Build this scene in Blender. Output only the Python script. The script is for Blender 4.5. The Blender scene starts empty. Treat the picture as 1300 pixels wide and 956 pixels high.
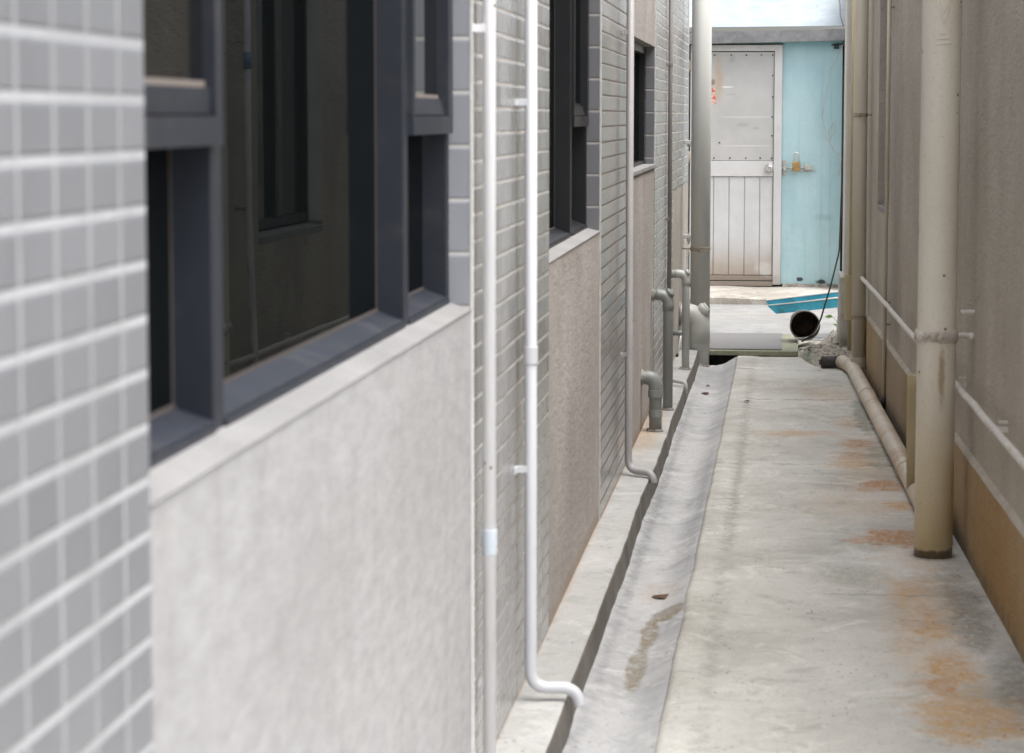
import bpy, bmesh, math, random
from mathutils import Vector, Matrix, noise
random.seed(7)
PI = math.pi
S = bpy.context.scene
C = S.collection

# ------------------------------------------------------------------ camera
cd = bpy.data.cameras.new('camera'); cam = bpy.data.objects.new('camera', cd); C.objects.link(cam)
cam.location = (0, 0, 1.43)
cam.rotation_euler = (math.radians(90 - 5.343), 0, math.radians(6.501))
cd.sensor_fit = 'HORIZONTAL'; cd.sensor_width = 36; cd.lens = 84.68
cd.shift_y = -45 / 1300
cd.clip_start = 0.05; cd.clip_end = 500
cd.dof.use_dof = True; cd.dof.focus_distance = 14.0; cd.dof.aperture_fstop = 8.5
S.camera = cam
# ------------------------------------------------------------------ light
W = bpy.data.worlds.new('World'); S.world = W; W.use_nodes = True
wn = W.node_tree; bg = wn.nodes['Background']
sky = wn.nodes.new('ShaderNodeTexSky'); sky.sky_type = 'NISHITA'; sky.sun_disc = False
SUN_EL, SUN_AZ = math.radians(68), math.radians(110)
sky.sun_elevation = SUN_EL; sky.sun_rotation = SUN_AZ
sky.air_density = 1.0; sky.dust_density = 5.0; sky.ozone_density = 1.0
hs = wn.nodes.new('ShaderNodeHueSaturation'); hs.inputs['Saturation'].default_value = 0.32
wn.links.new(sky.outputs[0], hs.inputs['Color']); wn.links.new(hs.outputs[0], bg.inputs['Color'])
bg.inputs['Strength'].default_value = 0.15
sl = bpy.data.lights.new('sun', 'SUN'); so = bpy.data.objects.new('sun', sl); C.objects.link(so)
sl.energy = 0.8; sl.angle = math.radians(40); sl.color = (1, 0.97, 0.93)
sdir = Vector((math.sin(SUN_AZ) * math.cos(SUN_EL), math.cos(SUN_AZ) * math.cos(SUN_EL), math.sin(SUN_EL)))
so.rotation_euler = sdir.to_track_quat('Z', 'Y').to_euler(); so.location = (0, 0, 12)
S.view_settings.view_transform = 'Standard'; S.view_settings.look = 'None'
S.view_settings.gamma = 1; S.view_settings.use_curve_mapping = False
S.view_settings.exposure = 1.35
try:
    S.cycles.max_bounces = 12; S.cycles.diffuse_bounces = 6; S.cycles.glossy_bounces = 5
except Exception: pass

# ------------------------------------------------------------------ node helpers
class M:
    def __init__(s, name):
        s.m = bpy.data.materials.new(name); s.m.use_nodes = True
        s.t = s.m.node_tree; s.n = s.t.nodes; s.b = s.n['Principled BSDF']
        g = s.n.new('ShaderNodeNewGeometry'); s.pos = g.outputs['Position']
    def l(s, a, b): s.t.links.new(a, b)
    def setin(s, sock, v):
        if hasattr(v, 'links') or hasattr(v, 'is_output'): s.l(v, sock)
        else: sock.default_value = v
    def math(s, op, a, b=0.0, c=None, clamp=False):
        n = s.n.new('ShaderNodeMath'); n.operation = op; n.use_clamp = clamp
        s.setin(n.inputs[0], a); s.setin(n.inputs[1], b)
        if c is not None: s.setin(n.inputs[2], c)
        return n.outputs[0]
    def vec(s, op, a, b=(0, 0, 0)):
        n = s.n.new('ShaderNodeVectorMath'); n.operation = op
        s.setin(n.inputs[0], a); s.setin(n.inputs[1], b)
        return n.outputs['Value'] if op in ('LENGTH', 'DOT_PRODUCT') else n.outputs[0]
    def noise(s, scale, detail=4, rough=0.55, stretch=(1, 1, 1), dist=0, off=(0, 0, 0), color=False):
        v = s.vec('ADD', s.vec('MULTIPLY', s.pos, stretch), off)
        n = s.n.new('ShaderNodeTexNoise'); s.l(v, n.inputs['Vector'])
        n.inputs['Scale'].default_value = scale; n.inputs['Detail'].default_value = detail
        n.inputs['Roughness'].default_value = rough; n.inputs['Distortion'].default_value = dist
        return n.outputs['Color'] if color else n.outputs['Fac']
    def ramp(s, fac, stops):
        n = s.n.new('ShaderNodeValToRGB'); s.l(fac, n.inputs[0]); e = n.color_ramp.elements
        while len(e) > 1: e.remove(e[-1])
        e[0].position = stops[0][0]; e[0].color = (*stops[0][1], 1)
        for p, c in stops[1:]:
            k = e.new(p); k.color = (*c, 1)
        return n.outputs[0]
    def step(s, v, a, b):
        n = s.n.new('ShaderNodeMapRange'); n.interpolation_type = 'SMOOTHSTEP'
        s.l(v, n.inputs['Value']); n.inputs['From Min'].default_value = a; n.inputs['From Max'].default_value = b
        return n.outputs[0]
    def mix(s, fac, a, b, mode='MIX'):
        n = s.n.new('ShaderNodeMix'); n.data_type = 'RGBA'; n.blend_type = mode
        s.setin(n.inputs[0], fac)
        for k, v in ((6, a), (7, b)):
            if isinstance(v, tuple): n.inputs[k].default_value = (*v[:3], 1)
            else: s.l(v, n.inputs[k])
        return n.outputs[2]
    def sep(s):
        n = s.n.new('ShaderNodeSeparateXYZ'); s.l(s.pos, n.inputs[0]); return n.outputs
    def blob(s, c, r, wob=0.6, soft=0.5, scale=9):
        d = s.vec('DIVIDE', s.vec('SUBTRACT', s.pos, c), (r[0], r[1], r[2] if len(r) > 2 else 1.0))
        sc_ = 9 if scale < 11 else (14 if scale < 22 else 34)
        if not hasattr(s, 'wc'): s.wc = {}
        if sc_ not in s.wc: s.wc[sc_] = s.vec('SUBTRACT', s.noise(sc_, 4, 0.65, color=True), (0.5, 0.5, 0.5))
        nz = s.wc[sc_]
        d = s.vec('ADD', d, s.vec('MULTIPLY', nz, (wob * 2.4,) * 3))
        return s.math('SUBTRACT', 1.0, s.step(s.vec('LENGTH', d), 1 - soft, 1.0 + soft * 0.3))
    def bump(s, h, strength=0.3, dist=0.01, chain=None):
        n = s.n.new('ShaderNodeBump'); n.inputs['Strength'].default_value = strength
        n.inputs['Distance'].default_value = dist; s.l(h, n.inputs['Height'])
        if chain is not None: s.l(chain, n.inputs['Normal'])
        return n.outputs[0]
    def fin(s, col=None, rough=None, nrm=None, **k):
        if col is not None: s.setin(s.b.inputs['Base Color'], (*col, 1) if isinstance(col, tuple) else col)
        if rough is not None: s.setin(s.b.inputs['Roughness'], rough)
        if nrm is not None: s.l(nrm, s.b.inputs['Normal'])
        for a, v in k.items(): s.b.inputs[a.replace('_', ' ')].default_value = v
        return s.m

def pitted(name, dark, mid, light, rough=0.85, grain=220, streak=True, bump=0.5, big=2.2, blobs=(), speck=0.25, bd=0.004, gs=(1, 1, 1), stk=0.35):
    m = M(name)
    big_n = m.noise(big, 5, 0.6, stretch=gs if big > 10 else (1, 1, 1))
    col = m.ramp(big_n, [(0.25, dark), (0.5, mid), (0.75, light)])
    if streak:
        st = m.noise(14, 4, 0.6, stretch=(1, 1, 0.15), dist=.6)
        col = m.mix(m.math('MULTIPLY', m.step(st, 0.45, 0.75), stk), col, m.mix(1.0, col, (0.80, 0.78, 0.75), 'MULTIPLY'))
    g = m.noise(grain, 3, 0.7, stretch=gs)
    col = m.mix(m.math('MULTIPLY', m.step(g, 0.5, 0.72), speck), col, dark)
    col = m.mix(m.math('MULTIPLY', m.step(g, 0.5, 0.3), speck), col, light)
    for c, b, a in blobs: col = m.mix(m.math('MULTIPLY', m.blob(*b), a), col, c)
    h = m.math('ADD', m.math('MULTIPLY', g, 0.7), m.noise(grain * 0.3, 3, stretch=gs))
    return m.fin(col, rough, m.bump(h, bump, bd))

def tile_mat(name, tile, tile2, grout, w, h, oy, oz, mortar, axis='y', rough=0.22, dirt=None, vj=0.0008):
    m = M(name)
    x, y, z = m.sep()
    u = y if axis == 'y' else x
    cu = m.math('DIVIDE', m.math('SUBTRACT', u, oy), w); cv = m.math('DIVIDE', m.math('SUBTRACT', z, oz), h)
    fu = m.math('FRACT', cu); fv = m.math('FRACT', cv)
    du = m.math('MULTIPLY', m.math('MINIMUM', fu, m.math('SUBTRACT', 1.0, fu)), w)
    dv = m.math('MULTIPLY', m.math('MINIMUM', fv, m.math('SUBTRACT', 1.0, fv)), h)
    d = m.math('MINIMUM', m.math('ADD', du, vj), dv)
    inside = m.step(d, mortar * 0.5 - 0.0008, mortar * 0.5 + 0.0008)
    prof = m.step(d, mortar * 0.5 - 0.001, mortar * 0.5 + 0.004)
    # a value per tile
    cb = m.n.new('ShaderNodeCombineXYZ'); m.l(m.math('FLOOR', cu), cb.inputs[0]); m.l(m.math('FLOOR', cv), cb.inputs[1])
    wn_ = m.n.new('ShaderNodeTexWhiteNoise'); wn_.noise_dimensions = '3D'; m.l(cb.outputs[0], wn_.inputs[0])
    t = m.mix(wn_.outputs['Value'], tile, tile2)
    sp = m.noise(5, 4, 0.6, stretch=(1, 1, 0.2))
    t = m.mix(m.math('MULTIPLY', m.step(sp, 0.45, 0.75), 0.25), t, tuple(c * 0.72 for c in tile))
    gr = m.mix(m.step(m.noise(3, 5, 0.7), 0.42, 0.62), grout, dirt if dirt else tuple(c * 0.8 for c in grout))
    col = m.mix(inside, gr, t)
    rg = m.math('SUBTRACT', 0.85, m.math('MULTIPLY', inside, 0.85 - rough))
    wav = m.noise(7, 2, 0.5, stretch=(1, 1, 0.4))
    nr = m.bump(prof, 0.7, 0.0022)
    nr = m.bump(wav, 0.25, 0.012, nr)
    # every tile is set a little out of true
    sc = m.vec('MULTIPLY', m.vec('SUBTRACT', wn_.outputs['Color'], (0.5, 0.5, 0.5)), (0.035, 0.035, 0.035))
    sc = m.vec('MULTIPLY', sc, (1, 1, 1))
    nr = m.vec('NORMALIZE', m.vec('ADD', nr, sc))
    return m.fin(col, rg, nr)

def paint(name, col, rough=0.4, var=0.12, scale=6, dirt=None, dirt_amt=0.0, dirt_scale=5, metallic=0.0, bump=0.0, streak=(1, 1, 1), specks=None):
    m = M(name)
    n = m.noise(scale, 5, 0.6, stretch=streak)
    c = m.mix(m.step(n, 0.3, 0.7), tuple(v * (1 - var) for v in col), tuple(min(1, v * (1 + var * 0.6)) for v in col))
    if dirt: c = m.mix(m.math('MULTIPLY', m.step(m.noise(dirt_scale, 6, 0.7, stretch=streak, off=(3, 1, 2)), 0.48, 0.72), dirt_amt), c, dirt)
    if specks:
        v = m.n.new('ShaderNodeTexVoronoi'); v.inputs['Scale'].default_value = specks; m.l(m.pos, v.inputs['Vector'])
        k = m.math('MULTIPLY', m.math('SUBTRACT', 1.0, m.step(v.outputs['Distance'], 0.08, 0.13)), m.step(m.noise(11, 2), 0.5, 0.56))
        c = m.mix(k, c, (0.05, 0.03, 0.02))
    rr = m.math('ADD', m.math('MULTIPLY', n, 0.15), rough - 0.07)
    nr = m.bump(m.noise(60, 3), bump, 0.004) if bump else None
    return m.fin(c, rr, nr, Metallic=metallic)

# ------------------------------------------------------------------ mesh helpers
def sub(bm): return bm if bm is not None else bmesh.new()
def quad(bm, pts):
    return bm.faces.new([bm.verts.new(p) for p in pts])
def hexa(bm, p):   # 8 corners: bottom 4 ccw, top 4 ccw
    v = [bm.verts.new(q) for q in p]
    for f in ((3, 2, 1, 0), (4, 5, 6, 7), (0, 1, 5, 4), (1, 2, 6, 5), (2, 3, 7, 6), (3, 0, 4, 7)):
        bm.faces.new([v[i] for i in f])
    return v
def box(bm, x0, x1, y0, y1, z0, z1, bev=0.0):
    t = bmesh.new()
    hexa(t, [(x0, y0, z0), (x1, y0, z0), (x1, y1, z0), (x0, y1, z0), (x0, y0, z1), (x1, y0, z1), (x1, y1, z1), (x0, y1, z1)])
    if bev: bmesh.ops.bevel(t, geom=t.edges[:], offset=bev, segments=2, affect='EDGES', profile=0.6)
    merge(bm, t)
def merge(bm, t, M4=None):
    vm = {}
    for v in t.verts: vm[v] = bm.verts.new(M4 @ v.co if M4 else v.co)
    for f in t.faces:
        try:
            g = bm.faces.new([vm[v] for v in f.verts]); g.smooth = f.smooth
        except ValueError: pass
    t.free()
def fillet(pts, r, n=8):
    P = [Vector(p) for p in pts]; out = [P[0]]
    for i in range(1, len(P) - 1):
        a, b, c = P[i - 1], P[i], P[i + 1]
        u = (a - b).normalized(); w = (c - b).normalized(); ang = u.angle(w)
        if ang > PI - 0.02: out.append(b); continue
        d = min(r / math.tan(ang / 2), (a - b).length * .49 + (0 if i > 1 else (a - b).length * .5), (c - b).length * .49 + (0 if i < len(P) - 2 else (c - b).length * .5))
        p0, p1 = b + u * d, b + w * d
        for k in range(n + 1):
            t = k / n; out.append(p0 * (1 - t) ** 2 + b * 2 * t * (1 - t) + p1 * t * t)
    out.append(P[-1]); return out
def tube(bm, pts, r, seg=20, cap=True, hollow=0.0, rf=None):
    P = [Vector(p) for p in pts]; rings = []
    t0 = (P[1] - P[0]).normalized()
    nrm = t0.orthogonal().normalized()
    for i, p in enumerate(P):
        t = (P[min(i + 1, len(P) - 1)] - P[max(i - 1, 0)]).normalized()
        nrm = (nrm - t * nrm.dot(t)).normalized(); b = t.cross(nrm)
        rr = rf(i / (len(P) - 1)) if rf else r
        rings.append([bm.verts.new(p + (nrm * math.cos(2 * PI * k / seg) + b * math.sin(2 * PI * k / seg)) * rr) for k in range(seg)])
    for a, b in zip(rings, rings[1:]):
        for k in range(seg):
            f = bm.faces.new((a[k], a[(k + 1) % seg], b[(k + 1) % seg], b[k])); f.smooth = True
    if cap:
        if hollow:
            for ring, sgn, p, q in ((rings[0], 1, P[0], P[1]), (rings[-1], 0, P[-1], P[-2])):
                d = (q - p).normalized(); inn = [bm.verts.new(p + (v.co - p) * hollow) for v in ring]
                dp = [bm.verts.new(v.co + d * min(0.06, (q - p).length * 0.9)) for v in inn]
                for k in range(seg):
                    j = (k + 1) % seg
                    bm.faces.new((ring[k], inn[k], inn[j], ring[j])); bm.faces.new((inn[k], dp[k], dp[j], inn[j]))
                bm.faces.new(dp)
        else:
            bm.faces.new(rings[0][::-1]); bm.faces.new(rings[-1])
    return bm
def cyl(bm, a, b, r, seg=24, bev=0.0):
    a, b = Vector(a), Vector(b); d = (b - a).normalized()
    if bev:
        tube(bm, [a, a + d * bev, b - d * bev, b], r, seg, rf=lambda t: r - (bev if t < .01 or t > .99 else 0))
    else: tube(bm, [a, b], r, seg)
def ring(bm, c, axis, r, h, t=0.003, seg=28):   # a band round a pipe
    c, a = Vector(c), Vector(axis).normalized()
    tube(bm, [c - a * h / 2, c - a * h / 2, c + a * h / 2, c + a * h / 2], r + t, seg)
def torus(bm, c, ax, R, r, seg=28, ms=8, arc=2 * PI, start=0):
    c = Vector(c); ax = Vector(ax).normalized(); u = ax.orthogonal().normalized(); v = ax.cross(u)
    n = int(seg)
    tube(bm, [c + (u * math.cos(start + arc * k / n) + v * math.sin(start + arc * k / n)) * R for k in range(n + 1)], r, ms)
def obj(name, bm, mat, parent=None, smooth=None):
    bmesh.ops.recalc_face_normals(bm, faces=bm.faces)
    me = bpy.data.meshes.new(name)
    if parent is not None:
        w = Vector(parent.location)
        q = parent.parent
        while q is not None: w += Vector(q.location); q = q.parent
        bmesh.ops.translate(bm, verts=bm.verts, vec=-w)
    bm.to_mesh(me); bm.free(); me.materials.append(mat)
    o = bpy.data.objects.new(name, me); C.objects.link(o)
    if parent is not None: o.parent = parent
    if smooth:
        for p in me.polygons: p.use_smooth = True
    return o
def tag(o, label, cat, group=None, kind=None):
    if label: o['label'] = label
    if cat: o['category'] = cat
    if group: o['group'] = group
    if kind: o['kind'] = kind
    return o
def thing(name, label, cat, loc, group=None):
    o = bpy.data.objects.new(name, None); C.objects.link(o); o.location = loc; o.empty_display_size = .1
    return tag(o, label, cat, group)
def struct(name, bm, mat, label=None, cat=None):
    o = obj(name, bm, mat); o['kind'] = 'structure'
    return tag(o, label, cat)

# ------------------------------------------------------------------ materials
ORG = (0.42, 0.195, 0.065); OCH = (0.52, 0.27, 0.06); MOS = (0.13, 0.145, 0.085); WHT = (0.66, 0.66, 0.63); DRK = (0.16, 0.145, 0.12)
def ground_mat(name, a, b, c, blobs, rough=0.75, cracks=(), bst=.5):
    m = M(name)
    n1 = m.noise(1.6, 6, 0.62, stretch=(1, 0.8, 1), dist=0.4)
    col = m.ramp(n1, [(0.3, a), (0.5, b), (0.7, c)])
    n2 = m.noise(7, 6, 0.7, dist=0.8)
    col = m.mix(m.math('MULTIPLY', m.step(n2, 0.52, 0.68), 0.38), col, tuple(v * 0.6 for v in a))
    n3 = m.noise(4.5, 6, 0.7, off=(7, 2, 0), dist=1.0)
    col = m.mix(m.math('MULTIPLY', m.step(n3, 0.53, 0.64), 0.45), col, tuple(min(.8, v * 1.25) for v in c))
    g = m.noise(160, 3, 0.7)
    col = m.mix(m.math('MULTIPLY', m.step(g, 0.5, 0.7), 0.28), col, tuple(v * 0.55 for v in a))
    brk = m.step(m.noise(38, 7, 0.78, dist=1.2, stretch=(1, .55, 1)), .36, .58)
    brk = m.math('ADD', m.math('MULTIPLY', brk, .65), .35)
    seen = []
    for cc, bl, am in blobs:
        if cc not in seen: seen.append(cc)
    for cc in seen:
        msk = None
        for c2, bl, am in blobs:
            if c2 != cc: continue
            k = m.math('MULTIPLY', m.blob(*bl), min(1, am * 1.2))
            msk = k if msk is None else m.math('MAXIMUM', msk, k)
        col = m.mix(m.math('MULTIPLY', msk, brk), col, cc)
    # trowel skin, pits and grit
    sk = m.noise(24, 9, 0.75, stretch=(1, .6, 1), dist=1.5, off=(2, 5, 0))
    col = m.mix(m.math('MULTIPLY', m.step(sk, .56, .60), .22), col, tuple(v * .55 for v in a))
    col = m.mix(m.math('MULTIPLY', m.step(sk, .44, .40), .20), col, tuple(min(.75, v * 1.25) for v in c))
    vo = m.n.new('ShaderNodeTexVoronoi'); vo.inputs['Scale'].default_value = 34; m.l(m.vec('MULTIPLY', m.pos, (1, .6, 1)), vo.inputs['Vector'])
    pit = m.math('MULTIPLY', m.math('SUBTRACT', 1.0, m.step(vo.outputs['Distance'], .10, .16)), m.step(m.noise(3.5, 3), .50, .60))
    col = m.mix(m.math('MULTIPLY', pit, .7), col, (0.07, 0.065, 0.055))
    if cracks:
        x, y, z = m.sep(); wv = m.math('MULTIPLY', m.math('SUBTRACT', m.noise(5, 6, .75, off=(0, 9, 0)), .5), .22)
        for yc, st, x0 in cracks:
            d = m.math('ABSOLUTE', m.math('SUBTRACT', m.math('ADD', y, wv), yc))
            k = m.math('MULTIPLY', m.math('SUBTRACT', 1.0, m.step(d, .004, .02)), m.step(m.noise(9, 3, off=(yc, 0, 0)), .40, .52))
            if x0: k = m.math('MULTIPLY', k, m.step(x, x0, x0 + .05))
            col = m.mix(m.math('MULTIPLY', k, st), col, (0.08, 0.07, 0.055))
    h = m.math('ADD', m.math('MULTIPLY', g, 0.5), m.math('ADD', m.math('ADD', m.noise(30, 4, .65), m.math('MULTIPLY', sk, 1.2)), m.math('MULTIPLY', m.noise(5, 3), 1.6)))
    h = m.math('SUBTRACT', h, m.math('MULTIPLY', pit, 1.5))
    rg = m.math('SUBTRACT', rough + 0.1, m.math('MULTIPLY', n1, 0.3))
    return m.fin(col, rg, m.bump(h, bst, 0.006))
def bl(x, y, rx, ry, wob=0.6, soft=0.5, sc=9): return ((x, y, 0), (rx, ry, 5), wob, soft, sc)
m_walk = ground_mat('walkway_concrete', (0.38, 0.365, 0.325), (0.52, 0.505, 0.46), (0.61, 0.595, 0.55), [
    (WHT, bl(0.22, 9.1, .30, .16), .6), (WHT, bl(0.0, 9.9, .35, .12), .4), (WHT, bl(0.33, 7.75, .28, .3), .75), (WHT, bl(0.3, 8.75, .2, .3), .55),
    (WHT, bl(0.47, 6.35, .16, .30, .9), .6), (WHT, bl(0.02, 11.2, .3, .3), .35), (WHT, bl(0.1, 13.6, .4, .5), .35),
    (OCH, bl(0.30, 8.9, .26, .45, 1.0, .9), .3), (OCH, bl(0.40, 6.9, .14, 1.3, 1.0, .9, 8), .4), (OCH, bl(0.34, 9.9, .14, 1.2, 1.0, .9, 12), .28), (OCH, bl(0.38, 7.25, .09, .35, 1.0, .9, 8), .55), (OCH, bl(0.415, 6.7, .075, .35, 1.0, .9, 8), .7), (OCH, bl(0.43, 6.2, .10, .30, 1.0, .9, 8), .75), (OCH, bl(0.33, 6.5, .06, .2, 1.0, .9, 8), .4), (OCH, bl(0.45, 5.75, .16, .3, .9), .6),
    (ORG, bl(0.385, 9.38, .09, .18, .9, .5, 13), .8), (ORG, bl(0.32, 9.25, .06, .10, .9, .6, 13), .5), (ORG, bl(0.38, 8.18, .13, .17, .9, .4, 13), .8), (ORG, bl(0.27, 8.12, .07, .09, .9, .5, 13), .55), (OCH, bl(0.42, 8.86, .08, .14, .9, .6, 12), .75),
    (ORG, bl(0.32, 10.55, .09, .20, .9, .7, 12), .7), (ORG, bl(0.28, 10.2, .09, .15, .9, .7, 12), .5), (OCH, bl(0.30, 9.95, .14, .22, .9, .8, 12), .55), (OCH, bl(0.05, 10.9, .22, .14, .9, .8), .45), (OCH, bl(0.30, 11.3, .10, .25, .9, .8), .35), (OCH, bl(0.22, 12.4, .16, .5, .8, .9), .28), (ORG, bl(0.40, 6.05, .035, .14, .9), .45), (ORG, bl(0.41, 7.0, .03, .12, .9), .4),
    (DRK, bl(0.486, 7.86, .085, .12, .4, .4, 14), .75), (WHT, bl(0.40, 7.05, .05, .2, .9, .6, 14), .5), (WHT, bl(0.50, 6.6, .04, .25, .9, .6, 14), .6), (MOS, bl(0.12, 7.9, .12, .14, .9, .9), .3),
    (MOS, bl(0.20, 7.55, .13, .30, .7, .9), .42), (MOS, bl(0.37, 11.6, .05, .7, .9), .6), (MOS, bl(0.41, 10.2, .07, .5, .9), .4),
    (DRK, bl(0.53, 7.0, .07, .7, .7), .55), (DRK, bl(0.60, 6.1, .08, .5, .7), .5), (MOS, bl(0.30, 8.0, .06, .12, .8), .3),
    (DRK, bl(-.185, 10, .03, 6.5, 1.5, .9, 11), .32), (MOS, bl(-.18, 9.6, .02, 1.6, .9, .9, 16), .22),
], 0.72, cracks=((13.62, .75, 0), (12.2, .55, 0), (9.9, .35, 0), (7.2, .3, .1)))
m_chan = ground_mat('channel_cement', (0.32, 0.32, 0.32), (0.42, 0.42, 0.42), (0.50, 0.50, 0.495), [
    ((0.13, 0.135, 0.14), bl(-.475, 9.0, .025, 4.5, .9, .9, 12), .5), ((0.16, 0.165, 0.17), bl(-.31, 9.2, .022, 1.6, .9, .9, 12), .35),
    ((0.55, 0.55, 0.55), bl(-.395, 9.5, .04, 4.0, .5, .9), .4),
    ((0.20, 0.165, 0.115), bl(-.335, 6.98, .055, .10, .35, .3, 14), .9), ((0.20, 0.165, 0.115), bl(-.375, 6.75, .028, .26, .4, .35, 14), .9), ((0.20, 0.17, 0.12), bl(-.385, 6.3, .03, .30, .4, .35, 14), .85),
    ((0.36, 0.26, 0.2), bl(-.375, 7.35, .07, .2, .5), .35),
], 0.85, cracks=((11.9, .4, 0), (8.6, .3, 0)), bst=.22)
m_kerb = ground_mat('kerb_cement', (0.34, 0.335, 0.32), (0.41, 0.405, 0.39), (0.47, 0.465, 0.45), [
    ((0.42, 0.26, 0.13), ((-.617, 9, 0.07), (.008, 5.2, 1), 1.4, .9, 6), .45), ((0.40, 0.27, 0.15), ((-.58, 10.4, 0.07), (.06, .9, 1), .5, .8, 7), .6),
], 0.8)
m_kerbface = pitted('kerb_face_dark', (0.07, 0.066, 0.057), (0.14, 0.127, 0.108), (0.22, 0.205, 0.175), grain=90, big=5, speck=.3, bump=.6)  # upright face, much darker than the kerb top
m_yard = ground_mat('yard_concrete', (0.185, 0.183, 0.178), (0.235, 0.232, 0.226), (0.28, 0.277, 0.27), [((0.3, 0.28, 0.25), bl(-.2, 17.4, .7, .25, .8), .4)], 0.85, cracks=((16.6, .6, 0), (17.3, .4, 0)))
m_step = ground_mat('step_concrete', (0.22, 0.20, 0.17), (0.34, 0.31, 0.27), (0.5, 0.47, 0.43), [], 0.85)
m_soil = pitted('far_ground', (0.2, 0.19, 0.17), (0.28, 0.27, 0.25), (0.34, 0.33, 0.31))

TZ = 1.446 - 0.0529 * 30
m_tile_near = tile_mat('grey_tiles_near', (0.185, 0.192, 0.208), (0.21, 0.217, 0.235), (0.39, 0.397, 0.41), 0.1, 0.0529, 2.19 - 3.0, TZ, 0.0078, rough=0.35, vj=.0012)
m_tile_mid = tile_mat('grey_tiles', (0.25, 0.248, 0.245), (0.31, 0.308, 0.303), (0.50, 0.485, 0.46), 0.1, 0.0529, 0, TZ, 0.005, rough=0.2, dirt=(0.32, 0.29, 0.25), vj=.0023)
m_tile_brown = tile_mat('grey_tiles_brown_joints', (0.17, 0.165, 0.15), (0.25, 0.24, 0.225), (0.17, 0.135, 0.11), 0.1, 0.0529, 0, TZ, 0.0048, rough=0.2, dirt=(0.10, 0.075, 0.06), vj=.0023)
m_tile_far = tile_mat('grey_tiles_pale_joints', (0.27, 0.265, 0.26), (0.32, 0.315, 0.31), (0.55, 0.53, 0.5), 0.1, 0.0529, 0, TZ, 0.0055, rough=0.25, dirt=(0.36, 0.33, 0.28), vj=.003)
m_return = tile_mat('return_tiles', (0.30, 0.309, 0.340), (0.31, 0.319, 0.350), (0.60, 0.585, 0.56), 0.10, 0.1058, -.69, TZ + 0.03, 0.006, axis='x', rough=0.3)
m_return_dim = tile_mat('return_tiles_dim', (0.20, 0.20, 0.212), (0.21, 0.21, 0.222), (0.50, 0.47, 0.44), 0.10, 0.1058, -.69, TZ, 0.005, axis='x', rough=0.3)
m_stucco_near = pitted('pale_stucco', (0.27, 0.268, 0.27), (0.33, 0.328, 0.332), (0.385, 0.383, 0.387), grain=120, big=34, speck=.35, bump=.6, bd=.002, stk=.45, gs=(1, .28, 1), blobs=[((.24, .237, .235), ((-.617, 3.1, .80), (1, .45, .22), .9, .9, 14), .4), ((.24, .238, .236), ((-.617, 4.0, .8), (1, .5, .22), .9, .9, 14), .35)])
m_stucco = pitted('beige_stucco', (0.31, 0.28, 0.255), (0.39, 0.355, 0.33), (0.49, 0.46, 0.435), grain=130, big=2.4, speck=.6, bump=.9,
                  blobs=[((0.30, 0.20, 0.13), ((-.62, 9, 0.07), (2, 6, .05), .3, .8, 5), .6)], stk=.12, gs=(1, .3, 1))
m_stucco_far = pitted('warm_stucco', (0.33, 0.30, 0.26), (0.42, 0.385, 0.34), (0.50, 0.465, 0.42), grain=200, big=2.4, speck=.4, bump=.8, gs=(1, .3, 1), stk=.15)
m_bead = pitted('white_joint_bead', (0.46, 0.45, 0.43), (0.6, 0.59, 0.57), (0.68, 0.67, 0.65), grain=120, big=4, streak=False)
m_sillcem = pitted('sill_cement', (0.23, 0.225, 0.22), (0.27, 0.265, 0.262), (0.31, 0.305, 0.30), grain=150, big=4, streak=False)
m_sillnear = pitted('near_sill_render', (0.20, 0.197, 0.195), (0.25, 0.247, 0.245), (0.30, 0.297, 0.295), grain=220, big=6, speck=.5, streak=False, bump=.8)
m_navy = paint('navy_aluminium', (0.015, 0.019, 0.029), 0.5, .1, 9, dirt=(0.17, 0.15, 0.13), dirt_amt=.12, dirt_scale=9)
m_navyd = paint('dark_aluminium', (0.012, 0.013, 0.015), 0.38, .1, 9, dirt=(0.06, 0.05, 0.04), dirt_amt=.15)
m_seal = paint('beige_glazing_seal', (0.20, 0.17, 0.15), 0.7); m_putty = paint('brown_putty', (0.075, 0.062, 0.055), 0.7)
g = M('sash_window_glass'); m_glass_sash = g.fin((0.006, 0.007, 0.007), 0.015, None, IOR=1.4)
g = M('dark_window_glass'); m_glass = g.m        # tinted film under the glass: a weaker mirror
gl = g.n.new('ShaderNodeBsdfGlossy'); gl.inputs['Roughness'].default_value = .012; gl.inputs['Color'].default_value = (.43, .46, .48, 1)
df = g.n.new('ShaderNodeBsdfDiffuse'); df.inputs['Color'].default_value = (.004, .005, .005, 1)
fr = g.n.new('ShaderNodeFresnel'); fr.inputs['IOR'].default_value = 1.42
mx = g.n.new('ShaderNodeMixShader'); g.l(fr.outputs[0], mx.inputs[0]); g.l(df.outputs[0], mx.inputs[1]); g.l(gl.outputs[0], mx.inputs[2])
g.l(mx.outputs[0], g.n['Material Output'].inputs['Surface'])
g = M('far_window_glass'); m_glassR = g.fin((0.02, 0.025, 0.028), 0.03, None, IOR=1.5)
m_pvcw = paint('white_pvc', (0.74, 0.74, 0.75), 0.45, .05, 4, dirt=(0.5, 0.46, 0.4), dirt_amt=.45, streak=(1, 1, .3), specks=30)
m_pvcb = paint('bluish_white_pvc', (0.64, 0.65, 0.68), 0.42, .05, 4, dirt=(0.45, 0.42, 0.42), dirt_amt=.2, streak=(1, 1, .3))
m_coup = paint('pale_blue_coupling', (0.55, 0.60, 0.66), 0.4)
m_pvct = paint('taupe_pvc', (0.40, 0.385, 0.385), 0.45, .08, 4, dirt=(0.40, 0.36, 0.30), dirt_amt=.3)
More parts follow.
